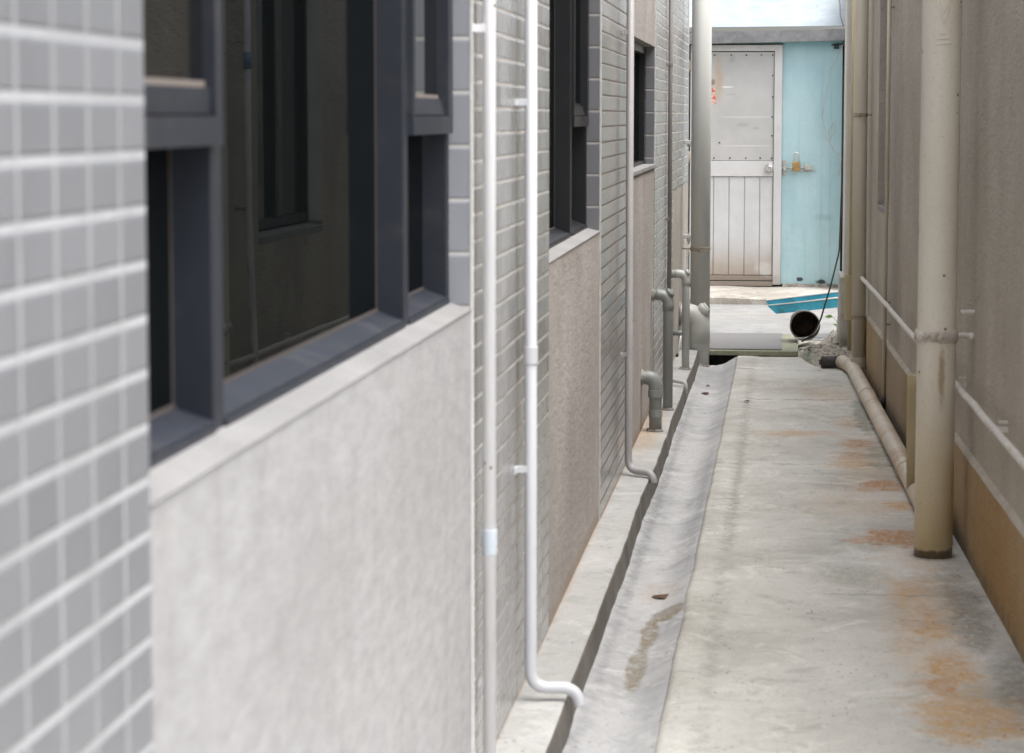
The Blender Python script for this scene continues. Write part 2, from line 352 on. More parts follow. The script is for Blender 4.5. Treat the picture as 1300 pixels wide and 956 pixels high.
m_pvcd = paint('grey_brown_pvc', (0.25, 0.23, 0.225), 0.5, .08, 4)
m_grey = paint('grey_pvc', (0.235, 0.25, 0.238), 0.42, .10, 7, dirt=(0.33, 0.32, 0.29), dirt_amt=.25, streak=(1, 1, .4))
m_greyl = paint('pale_grey_pvc', (0.54, 0.545, 0.52), 0.5, .07, 5, dirt=(0.28, 0.27, 0.24), dirt_amt=.25, streak=(1, 1, .15))
m_greyl2 = paint('pale_grey_pvc_fitting', (0.48, 0.49, 0.46), 0.45, .08, 6, dirt=(0.36, 0.35, 0.32), dirt_amt=.3)
m_crust = pitted('mortar_crust', (0.10, 0.09, 0.08), (0.25, 0.23, 0.20), (0.45, 0.43, 0.40), grain=60, big=25, streak=False, bump=1)
def cream_mat():
    m = M('cream_pvc')
    z = m.sep()[2]
    n = m.noise(5, 5, .6, stretch=(1, 1, .3))
    c = m.mix(m.step(n, .3, .7), (0.76, 0.70, 0.58), (0.84, 0.79, 0.69))
    yz = m.math('ADD', z, m.math('MULTIPLY', m.math('SUBTRACT', m.noise(3, 4, .6, stretch=(1, 1, .3)), .5), 0.9))
    c = m.mix(m.math('MULTIPLY', m.math('SUBTRACT', 1.0, m.step(yz, -0.1, 0.55)), .9), c, (0.66, 0.50, 0.22))
    st = m.blob((0.50, 7.79, 0.60), (.013, .3, .11), .5, .7, 30)
    c = m.mix(m.math('MULTIPLY', st, .6), c, (0.30, 0.17, 0.05))
    b1 = m.blob((0.49, 7.8, 0.0), (.3, .3, .032), .5, .3, 40)
    c = m.mix(m.math('MULTIPLY', b1, .9), c, (0.16, 0.11, 0.07))
    v = m.n.new('ShaderNodeTexVoronoi'); v.inputs['Scale'].default_value = 22; m.l(m.pos, v.inputs['Vector'])
    k = m.math('MULTIPLY', m.math('SUBTRACT', 1.0, m.step(v.outputs['Distance'], .09, .14)), m.step(m.noise(9, 2), .54, .58))
    c = m.mix(m.math('MULTIPLY', k, .85), c, (0.10, 0.06, 0.035))
    fine = m.noise(90, 3, .6)
    c = m.mix(m.math('MULTIPLY', m.step(fine, .55, .7), .15), c, (0.25, 0.19, 0.12))
    return m.fin(c, m.math('ADD', m.math('MULTIPLY', n, .2), .28), m.bump(m.noise(14, 3), .08, .01))
m_cream = cream_mat()
m_cream2 = paint('beige_pvc', (0.50, 0.455, 0.36), 0.5, .10, 5, dirt=(0.26, 0.22, 0.15), dirt_amt=.4, streak=(1, 1, .2))
m_creamg = paint('ground_pipe_pvc', (0.62, 0.54, 0.43), 0.45, .10, 5, dirt=(0.36, 0.20, 0.09), dirt_amt=.8, dirt_scale=2.3)
m_yellow = paint('yellowed_pvc', (0.44, 0.36, 0.21), 0.5, .08, 5)
m_brace = paint('rust_metal', (0.30, 0.25, 0.19), 0.7, .2, 20, dirt=(0.20, 0.10, 0.045), dirt_amt=.8, dirt_scale=30, bump=.3)
m_brpt = paint('painted_clamp', (0.60, 0.56, 0.50), 0.6, .15, 20, dirt=(0.26, 0.11, 0.03), dirt_amt=.9, dirt_scale=24, bump=.6)
m_cond = paint('painted_conduit', (0.68, 0.64, 0.59), 0.6, .1, 20, dirt=(0.32, 0.27, 0.2), dirt_amt=.35, dirt_scale=25, bump=.5)
m_black = paint('black_rubber', (0.02, 0.02, 0.022), 0.5)
m_blackp = paint('sooty_black_pvc', (0.035, 0.032, 0.028), 0.55, .3, 12, dirt=(0.13, 0.115, 0.09), dirt_amt=.4, dirt_scale=14)
m_void = paint('gap_shade_and_screw_black', (0.012, 0.012, 0.012), 0.9)  # flat black: painted shade for the gaps, also used on the door screws
def rwall(name, dark, mid, light, blobs=(), grain=95):
    return pitted(name, dark, mid, light, grain=grain, big=1.7, speck=.22, bump=.9, bd=.008, blobs=blobs, gs=(1, .35, 1), stk=.25)
m_rwall = rwall('rough_cement_render', (0.36, 0.32, 0.265), (0.455, 0.41, 0.345), (0.55, 0.505, 0.43), [
    ((0.42, 0.38, 0.31), ((.6, 7.65, 1.0), (1, .11, 3), .25, .7, 3), .5), ((0.13, 0.11, 0.095), ((.55, 9.6, 1.4), (1, .35, 1.2), .6, .8, 4), .35), ((0.14, 0.125, 0.105), ((.55, 11.3, .8), (1, .4, 1.0), .6, .8, 4), .35)])
m_plinth = rwall('stained_plinth_render', (0.28, 0.18, 0.085), (0.38, 0.26, 0.135), (0.45, 0.35, 0.22), [
    ((0.36, 0.20, 0.06), ((.6, 7.0, .12), (1, .8, .3), .6, .9, 5), .75), ((0.30, 0.27, 0.225), ((.5, 11, .2), (1, 1.8, .5), .5, .9, 3), .5),
    ((0.07, 0.062, 0.045), ((.5, 10, .0), (1, 4.5, .07), .6, .8, 12), .75), ((0.055, 0.05, 0.035), ((.5, 8.7, .0), (1, 1.0, .12), .6, .8, 12), .7), ((0.27, 0.14, 0.05), ((.5, 10.4, .15), (1, .35, .2), .6, .9, 5), .45)], 110)
m_ledge = pitted('ledge_cement', (0.38, 0.33, 0.26), (0.48, 0.43, 0.36), (0.56, 0.51, 0.45), grain=60, big=8, streak=False, bump=1)
m_post = pitted('cream_plaster', (0.60, 0.58, 0.52), (0.70, 0.68, 0.61), (0.75, 0.73, 0.67), grain=120, big=3, bump=.4)
m_rough = pitted('rough_white_concrete', (0.36, 0.34, 0.30), (0.50, 0.48, 0.44), (0.60, 0.58, 0.55), grain=60, big=9, streak=False, bump=1, blobs=[((0.16, 0.15, 0.11), ((.33, 14.3, 0.0), (1, 1, .18), .7, .8, 12), .7)])

# ------------------------------------------------------------------ setting: ground
def grid(bm, xs, ys, fz):
    v = [[bm.verts.new((fx, y, fz(fx, y))) for fx in (xs(y) if callable(xs) else xs)] for y in ys]
    for i in range(len(v) - 1):
        for j in range(len(v[0]) - 1):
            f = bm.faces.new((v[i][j], v[i][j + 1], v[i + 1][j + 1], v[i + 1][j])); f.smooth = True
def nz(x, y, s, a, z=0): return noise.noise(Vector((x * s, y * s, z))) * a
RX = lambda y: 0.804 - 0.0272 * y
def frange(a, b, n): return [a + (b - a) * i / n for i in range(n + 1)]
bm = sub(None); quad(bm, [(-120, -120, -.6), (120, -120, -.6), (120, 200, -.6), (-120, 200, -.6)]); struct('ground', bm, m_soil)

YS = frange(-6, 4, 12)[:-1] + frange(4, 14.62, 210)
WE = lambda y: -0.287 + nz(0, y, 2.3, .007) + nz(0, y, 9, .003) + (0.0 if y < 14.15 else -(y - 14.15) * .02)
bm = sub(None)
grid(bm, lambda y: [WE(y) + (RX(y) + .05 - WE(y)) * t for t in [0, .004, .02, .06, .12, .2, .3, .4, .5, .6, .7, .8, .9, 1]], YS,
     lambda x, y: 0 - (0.012 if x < WE(y) + .001 else (.001 if x < WE(y) + .008 else 0)) + nz(x, y, 1.5, .004) + nz(x, y, 12, .0012) + (0.006 if x < WE(y) + .10 and x > WE(y) + .008 else 0))
# skirt of the walkway edge down into the channel
for a, b in zip(YS, YS[1:]): quad(bm, [(WE(a), a, -.012), (WE(b), b, -.012), (WE(b), b, -.4), (WE(a), a, -.4)])
quad(bm, [(WE(14.62), 14.62, .003), (RX(14.62) + .05, 14.62, .003), (RX(14.62) + .05, 14.62, -.4), (WE(14.62), 14.62, -.4)])
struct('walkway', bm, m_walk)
KX = lambda y: -0.503 + nz(5, y, 1.3, .007) + nz(5, y, 6, .003)
def chz(x, y):
    t = (x - KX(y)) / (WE(y) - KX(y))
    z = -0.022 - 0.018 * math.sin(PI * min(1, max(0, t))) + (0.020 * max(0, t - .7) / .3)
    z += nz(x, y, 3, .0015) + nz(x, y, 14, .0006)
    edge = 14.17 + 0.28 * max(0, t) ** 1.6          # the channel falls away into the covered pit
    if y > edge: z -= min(.34, (y - edge) * 5.0)
    return z
bm = sub(None)
grid(bm, lambda y: [KX(y) - .01 + (WE(y) + .012 - KX(y)) * t for t in frange(0, 1, 16)], YS[:-1] + frange(14.62, 15.9, 12), chz)
struct('drainage_channel', bm, m_chan)
bm = sub(None)
YK = frange(-6, 4, 8)[:-1] + frange(4, 15.1, 160)
KZ = lambda y: 0.068 + nz(2, y, 1.1, .004) + nz(2, y, 7, .0015)
prof = lambda y: [(-.66, KZ(y)), (-.60, KZ(y)), (KX(y) - .012, KZ(y) - .001), (KX(y) - .003, KZ(y) - .005)]
rows = [[bm.verts.new((x, y, z)) for x, z in prof(y)] for y in YK]
for a, b in zip(rows, rows[1:]):
    for j in range(3): f = bm.faces.new((a[j], a[j + 1], b[j + 1], b[j])); f.smooth = j < 2
kerb = struct('kerb', bm, m_kerb)
bm = sub(None)
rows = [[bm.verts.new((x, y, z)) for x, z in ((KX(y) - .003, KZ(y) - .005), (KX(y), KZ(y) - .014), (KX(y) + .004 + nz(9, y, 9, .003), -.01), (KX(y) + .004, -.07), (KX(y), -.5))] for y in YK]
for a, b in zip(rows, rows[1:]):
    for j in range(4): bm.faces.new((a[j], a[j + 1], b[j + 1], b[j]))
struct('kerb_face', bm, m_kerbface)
# yard beyond the covered pit
bm = sub(None)
grid(bm, [-5, -3, -1.5, -.8, -.4, -.1, .2, .5, 1, 2, 4], frange(15.45, 18.35, 14) , lambda x, y: .004 + nz(x, y, 1.2, .008))
quad(bm, [(-5, 15.45, -.4), (4, 15.45, -.4), (4, 15.45, .004), (-5, 15.45, .004)])
quad(bm, [(-5, 15.1, -.02), (-.66, 15.1, -.02), (-.66, 15.46, 0), (-5, 15.46, 0)])
quad(bm, [(.06, 14.6, -.008), (4, 14.6, -.008), (4, 15.46, 0), (.06, 15.46, 0)])
struct('yard_floor', bm, m_yard)
bm = sub(None)
rows = []
for x in frange(-3, 2.5, 70):
    yf = 18.33 + nz(x, 3, 2.2, .10); h = .055 + nz(x, 1, 3, .012)
    rows.append([bm.verts.new(p) for p in ((x, yf, -.02), (x, yf + .01, h * .8), (x, yf + .05, h), (x, 19.9, h + .004))])
for a, b in zip(rows, rows[1:]):
    for j in range(3): bm.faces.new((a[j], b[j], b[j + 1], a[j + 1]))
struct('doorstep', bm, m_step)

# ------------------------------------------------------------------ left building
XL = -0.617; HL = 3.05
LB = thing('tiled_building', 'long building on the left clad in grey tiles and stucco with dark windows', 'building', (-2.0, 6.0, 0))
cols = [(-6, 2.28, m_tile_near, 'near'), (4.72, 6.27, m_tile_mid, 'mid'), (8.02, 9.64, m_tile_brown, 'brown'), (11.32, 13.16, m_tile_far, 'far')]
bm = sub(None)
box(bm, -5, -1.0, -6, 15.09, -.3, HL)
box(bm, -1.0, XL + .002, -6, 9.64, 2.3, HL); box(bm, -1.0, XL + .002, 9.64, 15.1, 2.42, HL)
obj('wall', bm, m_tile_mid, LB)
for y0, y1, mt, k in cols:
    bm = sub(None); box(bm, -1.0, XL, y0, y1, .0, 2.42 if k == 'far' else 2.3)
    if k == 'far': box(bm, -1.0, XL, 13.16, 15.1, 1.028, 2.42)
    o = obj('tile_column', bm, mt, LB)
    if k == 'brown': o['label'] = 'tile column with brown joints'
bm = sub(None); box(bm, -1.0, XL - .003, 13.162, 15.085, 0, 1.026); obj('stucco_panel', bm, m_stucco_far, LB)
bm = sub(None); box(bm, XL - .02, XL + .004, 15.085, 15.108, 0, 2.42); obj('corner_bead', bm, m_bead, LB)
# parapets under the windows, jamb returns, beads
def sill_prism(y0, y1, zi, zo, zb, xi=-.663, xo=XL + .001):
    b = sub(None)
    hexa(b, [(xi - .05, y0, zb), (xo, y0, zb), (xo, y1, zb), (xi - .05, y1, zb), (xi - .05, y0, zi + .012), (xo, y0, zo), (xo, y1, zo), (xi - .05, y1, zi + .012)])
    return b
for y0, y1, zt, mt in ((2.28, 4.715, 1.05, m_stucco_near), (6.27, 8.012, 1.047, m_stucco), (9.64, 11.312, 1.188, m_stucco)):
    bm = sub(None); box(bm, -1.0, XL - .002, y0, y1, 0, zt - .002); o = obj('stucco_panel', bm, mt, LB)
bm = sub(None); box(bm, -1.0, XL - .002, 9.64, 11.312, 1.75, 2.418); obj('stucco_panel', bm, m_stucco, LB)['label'] = 'stucco over the small window'
obj('sill', sill_prism(2.28, 4.715, 1.062, 1.05, 1.0485), m_sillnear, LB)
obj('sill', sill_prism(6.27, 8.012, 1.058, 1.047, 1.0455), m_sillcem, LB)
bm = sub(None); box(bm, -.70, XL + .006, 9.66, 11.31, 1.187, 1.206, .003); obj('sill', bm, m_sillcem, LB)['label'] = 'thin white sill under the small window'
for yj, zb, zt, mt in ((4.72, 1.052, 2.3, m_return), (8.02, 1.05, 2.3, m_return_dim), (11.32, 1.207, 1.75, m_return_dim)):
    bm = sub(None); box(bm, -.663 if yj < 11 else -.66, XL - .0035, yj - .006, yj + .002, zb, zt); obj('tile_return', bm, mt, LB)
    bm = sub(None); box(bm, XL - .004, XL + .002, yj - .007, yj + .006, 0.0 if yj < 11 else 1.2, 2.3, .001); obj('corner_bead', bm, m_bead, LB)

XF, XG = -.663, -.712
def window(y0, y1, z0, z1, mulls, sashes, fm, XF=XF, XG=XG, gm=m_glass):
    w = bpy.data.objects.new('window', None); C.objects.link(w); w.parent = LB; w.location = Vector((XG, (y0 + y1) / 2, z0)) - LB.location
    b = sub(None)
    mw = .05
    ys = [y0, y1]
    box(b, XG - .03, XF, y0, y0 + .03, z0, z1, .002); box(b, XG - .03, XF - .001, y1 - .014, y1, z0, z1, .002)
    for m_ in mulls: box(b, XG - .03, XF + .0, m_, m_ + mw, z0, z1, .002)
    box(b, XG - .03, XF - .001, y0, y1, z1 - .04, z1, .002)
    # sloped bottom rail
    ed = [y0] + [v for m_ in mulls for v in (m_, m_ + mw)] + [y1]
    for a, c in zip(ed[::2], ed[1::2]):
        hexa(b, [(XG - .03, a, z0), (XF - .001, a, z0), (XF - .001, c, z0), (XG - .03, c, z0), (XG - .03, a, z0 + .041), (XF - .001, a, z0 + .0145), (XF - .001, c, z0 + .0145), (XG - .03, c, z0 + .041)])
        box(b, XF - .006, XF + .003, a, c, z0 - .004, z0 + .010, .001)
    obj('frame', b, fm, w)
    b = sub(None)
    for a, c in zip(ed[::2], ed[1::2]):
        zt = z1 - .04
        for s in sashes:
            if abs(s[0] - a) < .1: zt = 1.39
        box(b, XG - .012, XG, a - .01, c + .01, z0 + .01, zt if zt > 1.5 else z1 - .02)
    obj('pane', b, gm, w)
    # dark putty seam round the fixed panes
    b = sub(None)
    for a, c in zip(ed[::2], ed[1::2]):
        box(b, XG, XG + .003, a, c, z0 + .026, z0 + .034); box(b, XG, XG + .001, c - .006, c, z0 + .02, z1)
    obj('seal', b, m_putty, w)
    for sy0, sy1, so_, gi, gasket, sw_ in sashes:
        b = sub(None); zb = 1.396; zg = 1.466; sw = .035
        # bottom rail with a sloped bead and a lip
        hexa(b, [(XG + .004, sy0, zb), (so_, sy0, zb), (so_, sy1, zb), (XG + .004, sy1, zb), (XG + .004, sy0, zb + .03), (so_, sy0, zb + .034), (so_, sy1, zb + .034), (XG + .004, sy1, zb + .03)])
        hexa(b, [(XG + .004, sy0 + .004, zb + .032), (so_ - .007, sy0 + .004, zb + .036), (so_ - .007, sy1 - .004, zb + .036), (XG + .004, sy1 - .004, zb + .032), (XG + .004, sy0 + .004, zg), (gi + .010, sy0 + .004, zg - .004), (gi + .010, sy1 - .004, zg - .004), (XG + .004, sy1 - .004, zg)])
        box(b, XG + .004, so_, sy0, sy0 + .022, zb + .034, z1 - .02, .001)
        box(b, XG + .004, so_, sy1 - sw_, sy1, zb + .034, z1 - .02, .001)
        s = obj('sash', b, fm, w)
        b = sub(None); box(b, gi - .004, gi, sy0 + .02, sy1 - sw_ + .002, zg - .01, z1 - .02); obj('sash_pane', b, m_glass_sash if y0 < 5 else gm, w)
        b = sub(None); box(b, gi, gi + .003, sy0 + .022, sy1 - sw_, zg - .005, zg + .004)
        obj('sash_seal', b, gasket, w)
    return w
w1 = window(2.05, 4.705, 1.060, 2.31, (2.74, 4.15), ((2.12, 2.755, -.652, -.668, m_seal, .032), (4.20, 4.70, -.652, -.676, m_seal, .058)), m_navy)
w1['label'] = 'large near window in navy frames'
w2 = window(6.05, 8.005, 1.055, 2.31, (7.40,), ((7.455, 8.0, -.655, -.680, m_navyd, .05),), m_navyd)
w2['label'] = 'second window in near black frames'
w3 = bpy.data.objects.new('window', None); C.objects.link(w3); w3.parent = LB; w3.location = Vector((-.69, 10.5, 1.2)) - LB.location
w3['label'] = 'small far window with a white sill'
bm = sub(None)
box(bm, -.70, -.662, 9.645, 11.312, 1.715, 1.75, .002); box(bm, -.70, -.665, 9.645, 11.312, 1.207, 1.222, .002)
box(bm, -.70, -.665, 11.29, 11.312, 1.2, 1.75, .002); box(bm, -.70, -.665, 9.645, 9.67, 1.2, 1.75, .002); box(bm, -.70, -.668, 10.45, 10.49, 1.21, 1.73, .002)
obj('frame', bm, m_navyd, w3)
bm = sub(None); box(bm, -.71, -.69, 9.65, 11.3, 1.21, 1.74); obj('pane', bm, m_glass, w3)

# ------------------------------------------------------------------ right building
RB = thing('rendered_building', 'cement rendered building on the right with brown stained plinth and recessed windows', 'building', (3.0, 9.0, 0))
Y0R, Y1R, HR = 4.6, 14.25, 2.75
def rx(y, d): return RX(y) + d
def wall_grid(ys, zs, holes, d0, depth):
    b = sub(None)
    def isout(i, j): return (i, j) in holes
    for i in range(len(ys) - 1):
        for j in range(len(zs) - 1):
            a, c, z0, z1 = ys[i], ys[i + 1], zs[j], zs[j + 1]
            if isout(i, j):
                P = lambda y, d, z: (rx(y, d), y, z)
                sl_ = .012
                quad(b, [P(a, d0, z0), P(a, d0 + depth, z0), P(a, d0 + depth, z1), P(a, d0, z1)])
                quad(b, [P(c, d0, z0), P(c, d0 + depth, z0), P(c, d0 + depth, z1), P(c, d0, z1)])
                quad(b, [P(a, d0, z1), P(a, d0 + depth, z1), P(c, d0 + depth, z1), P(c, d0, z1)])
            else:
                quad(b, [(rx(a, d0), a, z0), (rx(c, d0), c, z0), (rx(c, d0), c, z1), (rx(a, d0), a, z1)])
    return b
ys = [Y0R, 9.0, 10.12, 11.88, 12.74, Y1R]; zs = [.34, .972, 2.25, HR]
bm = wall_grid(ys, zs, {(1, 1), (3, 1)}, .014, .11)
quad(bm, [(rx(Y0R, .014), Y0R, 0), (rx(Y0R, 4), Y0R, 0), (rx(Y0R, 4), Y0R, HR), (rx(Y0R, .014), Y0R, HR)])
quad(bm, [(rx(Y1R, .014), Y1R, 0), (rx(Y1R, 4), Y1R, 0), (rx(Y1R, 4), Y1R, HR), (rx(Y1R, .014), Y1R, HR)])
quad(bm, [(rx(Y0R, .014), Y0R, HR), (rx(Y0R, 4), Y0R, HR), (rx(Y1R, 4), Y1R, HR), (rx(Y1R, .014), Y1R, HR)])
quad(bm, [(rx(Y0R, 4), Y0R, 0), (rx(Y0R, 4), Y0R, HR), (rx(Y1R, 4), Y1R, HR), (rx(Y1R, 4), Y1R, 0)])
obj('wall', bm, m_rwall, RB)
bm = sub(None)
YP = frange(Y0R, Y1R, 90)
rows = []
for y in YP:
    w_ = nz(3, y, 3, .003)
    rows.append([bm.verts.new(p) for p in ((rx(y, .0), y, -.05), (rx(y, w_ * .5), y, .15), (rx(y, 0), y, .322 + w_ * .6))])
for a, b in zip(rows, rows[1:]):
    for j in range(2): bm.faces.new((a[j], b[j], b[j + 1], a[j + 1]))
obj('plinth', bm, m_plinth, RB)
bm = sub(None); rows = []
for y in YP:
    w_ = nz(3, y, 3, .003)
    rows.append([bm.verts.new(p) for p in ((rx(y, 0), y, .322 + w_ * .6), (rx(y, .004), y, .329 + w_), (rx(y, .016), y, .341 + w_))])
for a, b in zip(rows, rows[1:]):
    for j in range(2): bm.faces.new((a[j], b[j], b[j + 1], a[j + 1]))
obj('ledge', bm, m_ledge, RB)
for a, c in ((9.0, 10.12), (11.88, 12.74)):
    w = bpy.data.objects.new('window', None); C.objects.link(w); w.parent = RB
    w.location = Vector((rx((a + c) / 2, .1), (a + c) / 2, .972)) - RB.location
    P = lambda y, d, z: (rx(y, d), y, z)
    bm = sub(None); hexa(bm, [P(a, .013, .94), P(a, .124, .94), P(c, .124, .94), P(c, .013, .94), P(a, .013, .966), P(a, .124, .984), P(c, .124, .984), P(c, .013, .966)]); obj('sill', bm, m_sillcem, w)
    if a < 10:
        bm = sub(None); hexa(bm, [P(c - .004, .0145, .986), P(c - .004, .074, .986), P(c + .001, .074, .986), P(c + .001, .0145, .986), P(c - .004, .0145, 2.21), P(c - .004, .074, 2.21), P(c + .001, .074, 2.21), P(c + .001, .0145, 2.21)]); obj('jamb_plaster', bm, m_post, w)
    bm = sub(None)
    for u, v, z0, z1 in ((a, c, .985, 1.02), (a, c, 2.21, 2.25), (a, a + .035, .985, 2.25), (c - .035, c, .985, 2.25), ((a + c) / 2 - .02, (a + c) / 2 + .02, .985, 2.25)):
        hexa(bm, [P(u, .075, z0), P(u, .122, z0), P(v, .122, z0), P(v, .075, z0), P(u, .075, z1), P(u, .122, z1), P(v, .122, z1), P(v, .075, z1)])
    obj('frame', bm, m_navyd, w)
    bm = sub(None); hexa(bm, [P(a, .1, .98), P(a, .115, .98), P(c, .115, .98), P(c, .1, .98), P(a, .1, 2.25), P(a, .115, 2.25), P(c, .115, 2.25), P(c, .1, 2.25)]); obj('pane', bm, m_glassR, w)
bm = sub(None); box(bm, .337, 2.2, 14.255, 14.70, .40, HR, .012); obj('corner_pilaster', bm, m_post, RB)
bm = sub(None)
box(bm, .314, 2.2, 14.22, 14.74, -.3, .49, .012)
bmesh.ops.subdivide_edges(bm, edges=bm.edges[:], cuts=4, use_grid_fill=True)
for v in bm.verts: v.co += Vector((nz(v.co.y * 1, v.co.z, 9, .008), nz(v.co.x, v.co.z, 9, .008, 2), 0))
obj('pilaster_foot', bm, m_rough, RB)

# ------------------------------------------------------------------ end shed
SY = 19.5
SH = thing('shed', 'low pale blue shed with a white door across the end of the alley', 'shed', (-.3, SY, 0.06))
def blue_mat():
    m = M('pale_blue_paint'); x, y, z = m.sep()
    n = m.noise(3, 5, .6, stretch=(1, 1, .5))
    c = m.mix(m.step(n, .3, .7), (0.325, 0.495, 0.535), (0.41, 0.57, 0.60))
    d = m.noise(9, 6, .7, stretch=(1, 1, .35))
    lo = m.math('SUBTRACT', 1.0, m.step(z, .1, .75))
    c = m.mix(m.math('MULTIPLY', m.math('MULTIPLY', m.step(d, .48, .66), lo), .5), c, (0.22, 0.30, 0.31))
    st = m.noise(22, 4, .6, stretch=(1, 1, .05))
    c = m.mix(m.math('MULTIPLY', m.step(st, .52, .7), .25), c, (0.24, 0.44, 0.50))
    c = m.mix(m.math('MULTIPLY', m.step(z, 1.92, 2.02), .45), c, (0.12, 0.40, 0.47))
    c = m.mix(m.math('MULTIPLY', m.blob((.30, 19.5, .62), (.10, 1, .035), .5, .8, 40), .3), c, (0.2, 0.27, 0.3))
    for bx, bz, r in ((.28, .10, .05), (.11, .12, .03)):
        c = m.mix(m.math('MULTIPLY', m.blob((bx, 19.5, bz), (r, 1, .02), .6, .3, 30), .95), c, (0.03, 0.03, 0.03))
    return m.fin(c, .5, m.bump(m.math('ADD', m.noise(10, 4, .6), m.math('MULTIPLY', st, .4)), .5, .02))
m_blue = blue_mat()
bm = sub(None)
box(bm, -4, -.785, SY + .0, SY + .2, .07, 2.1); box(bm, -.042, .43, SY + .0, SY + .2, .08, 2.1); box(bm, -.785, -.042, SY + .0, SY + .2, 2.005, 2.1)
box(bm, -4, .43, SY + .2, SY + 2.5, .05, 2.05)
obj('wall', bm, m_blue, SH)
bm = sub(None); box(bm, .265, .272, SY - .004, SY, .09, 2.0); box(bm, .34, .345, SY - .003, SY, .09, 1.98); obj('wall_seam', bm, m_blue, SH)
def stone_base():
    b = sub(None)
    box(b, -.03, .45, SY - .035, SY + .05, .03, .085, .01)
    bmesh.ops.subdivide_edges(b, edges=b.edges[:], cuts=3, use_grid_fill=True)
    for v in b.verts: v.co += Vector((0, nz(v.co.x, v.co.z, 14, .02), nz(v.co.x, v.co.y, 11, .012)))
    return b
obj('stone_base', stone_base(), m_crust, SH)
bm = sub(None)  # flashing, rising a little to the right
zt = lambda x: 2.093 + .022 * (x + .6); zb_ = lambda x: 2.004 + .020 * (x + .6)
for a, c in zip(frange(-4, 1.4, 18), frange(-4, 1.4, 18)[1:]):
    k0, k1 = nz(a, 0, 9, .006), nz(c, 0, 9, .006)
    hexa(bm, [(a, SY - .11 + k0, zb_(a)), (c, SY - .11 + k1, zb_(c)), (c, SY + .2, zb_(c)), (a, SY + .2, zb_(a)), (a, SY - .12 + k0, zt(a)), (c, SY - .12 + k1, zt(c)), (c, SY + .2, zt(c)), (a, SY + .2, zt(a))])
m_flash = paint('weathered_grey_flashing', (0.26, 0.26, 0.265), .7, .25, 9, dirt=(0.11, 0.11, 0.115), dirt_amt=.6, dirt_scale=13, bump=.4)
obj('flashing', bm, m_flash, SH)
def roof_mat():
    m = M('white_sheet_roof')
    n = m.noise(6, 5, .6, stretch=(1, 1, 3))
    c = m.mix(m.step(n, .35, .7), (0.32, 0.37, 0.41), (0.39, 0.435, 0.47))
    c = m.mix(m.math('MULTIPLY', m.step(m.noise(26, 5, .7, stretch=(.6, 1, 3)), .56, .66), .55), c, (0.27, 0.30, 0.33))
    return m.fin(c, .55, m.bump(m.noise(20, 3), .2, .01))
bm = sub(None)
hexa(bm, [(-4, SY - .10, 2.112), (1.4, SY - .10, 2.146), (1.4, SY - .04, 2.146), (-4, SY - .04, 2.112), (-4, SY + .9, 3.6), (1.4, SY + .9, 3.6), (1.4, SY + .96, 3.6), (-4, SY + .96, 3.03)])
obj('roof', bm, roof_mat(), SH)
# door
DR = bpy.data.objects.new('door', None); C.objects.link(DR); DR.parent = SH; DR.location = Vector((-.41, SY, .06)) - SH.location
DR['label'] = 'white door, screwed panel above and grooved planks below, stained brown at the foot'
def door_mat(name, a=(0.50, 0.505, 0.505), b=(0.56, 0.565, 0.565), panel=False, low=0.0):
    m = M(name); x, y, z = m.sep()
    n = m.noise(4, 5, .6)
    c = m.mix(m.step(n, .3, .7), a, b)
    c = m.mix(m.math('MULTIPLY', m.step(m.noise(14, 6, .7, stretch=(1, 1, .5)), .55, .7), .25), c, (0.42, 0.40, 0.37))
    if panel:
        c = m.mix(m.math('MULTIPLY', m.blob((-.55, SY, 1.72), (.05, 1, .22), .6, .9, 12), .55), c, (0.42, 0.28, 0.13))
        c = m.mix(m.math('MULTIPLY', m.blob((-.60, SY, 1.70), (.02, 1, .03), .5, .5, 30), .8), c, (0.22, 0.15, 0.10))
        for px, pz, rx_, rz in ((-.45, 1.60, .05, .008), (-.25, 1.33, .03, .010), (-.45, 1.88, .03, .03), (-.36, 1.36, .05, .02)):
            c = m.mix(m.math('MULTIPLY', m.blob((px, SY, pz), (rx_, 1, rz), .5, .6, 25), .45), c, (0.30, 0.28, 0.26))
        c = m.mix(m.math('MULTIPLY', m.blob((-.48, SY, 1.66), (.06, 1, .006), .15, .5, 20), .8), c, (0.8, 0.79, 0.77))
        for pz in (1.42, 1.19):
            c = m.mix(m.math('MULTIPLY', m.blob((-.33, SY, pz), (.25, 1, .004), .08, .5, 8), .5), c, (0.78, 0.77, 0.75))
    if low:
        zz = m.math('ADD', z, m.math('MULTIPLY', m.math('SUBTRACT', m.noise(7, 5, .65, stretch=(1, 1, .5)), .5), .22))
        c = m.mix(m.math('MULTIPLY', m.math('SUBTRACT', 1.0, m.step(zz, .12, .46)), low), c, (0.33, 0.265, 0.215))
        c = m.mix(m.math('MULTIPLY', m.blob((-.15, SY, .20), (.10, 1, .07), .4, .5, 15), .8), c, (0.52, 0.505, 0.48))
        zz2 = m.math('ADD', z, m.math('MULTIPLY', m.math('SUBTRACT', m.noise(40, 4, .7), .5), .05))
        c = m.mix(m.math('MULTIPLY', m.math('SUBTRACT', 1.0, m.step(zz2, .135, .165)), low * .6), c, (0.15, 0.12, 0.10))
    return m.fin(c, .5, m.bump(m.noise(30, 4), .15, .006))
m_dframe = door_mat('door_frame_paint', (0.50, 0.495, 0.485), (0.56, 0.555, 0.545), low=.35)
m_dpanel = door_mat('door_panel_paint', (0.42, 0.415, 0.40), (0.48, 0.47, 0.455), panel=True)
m_dlow = door_mat('door_plank_paint', low=.95)
bm = sub(None)
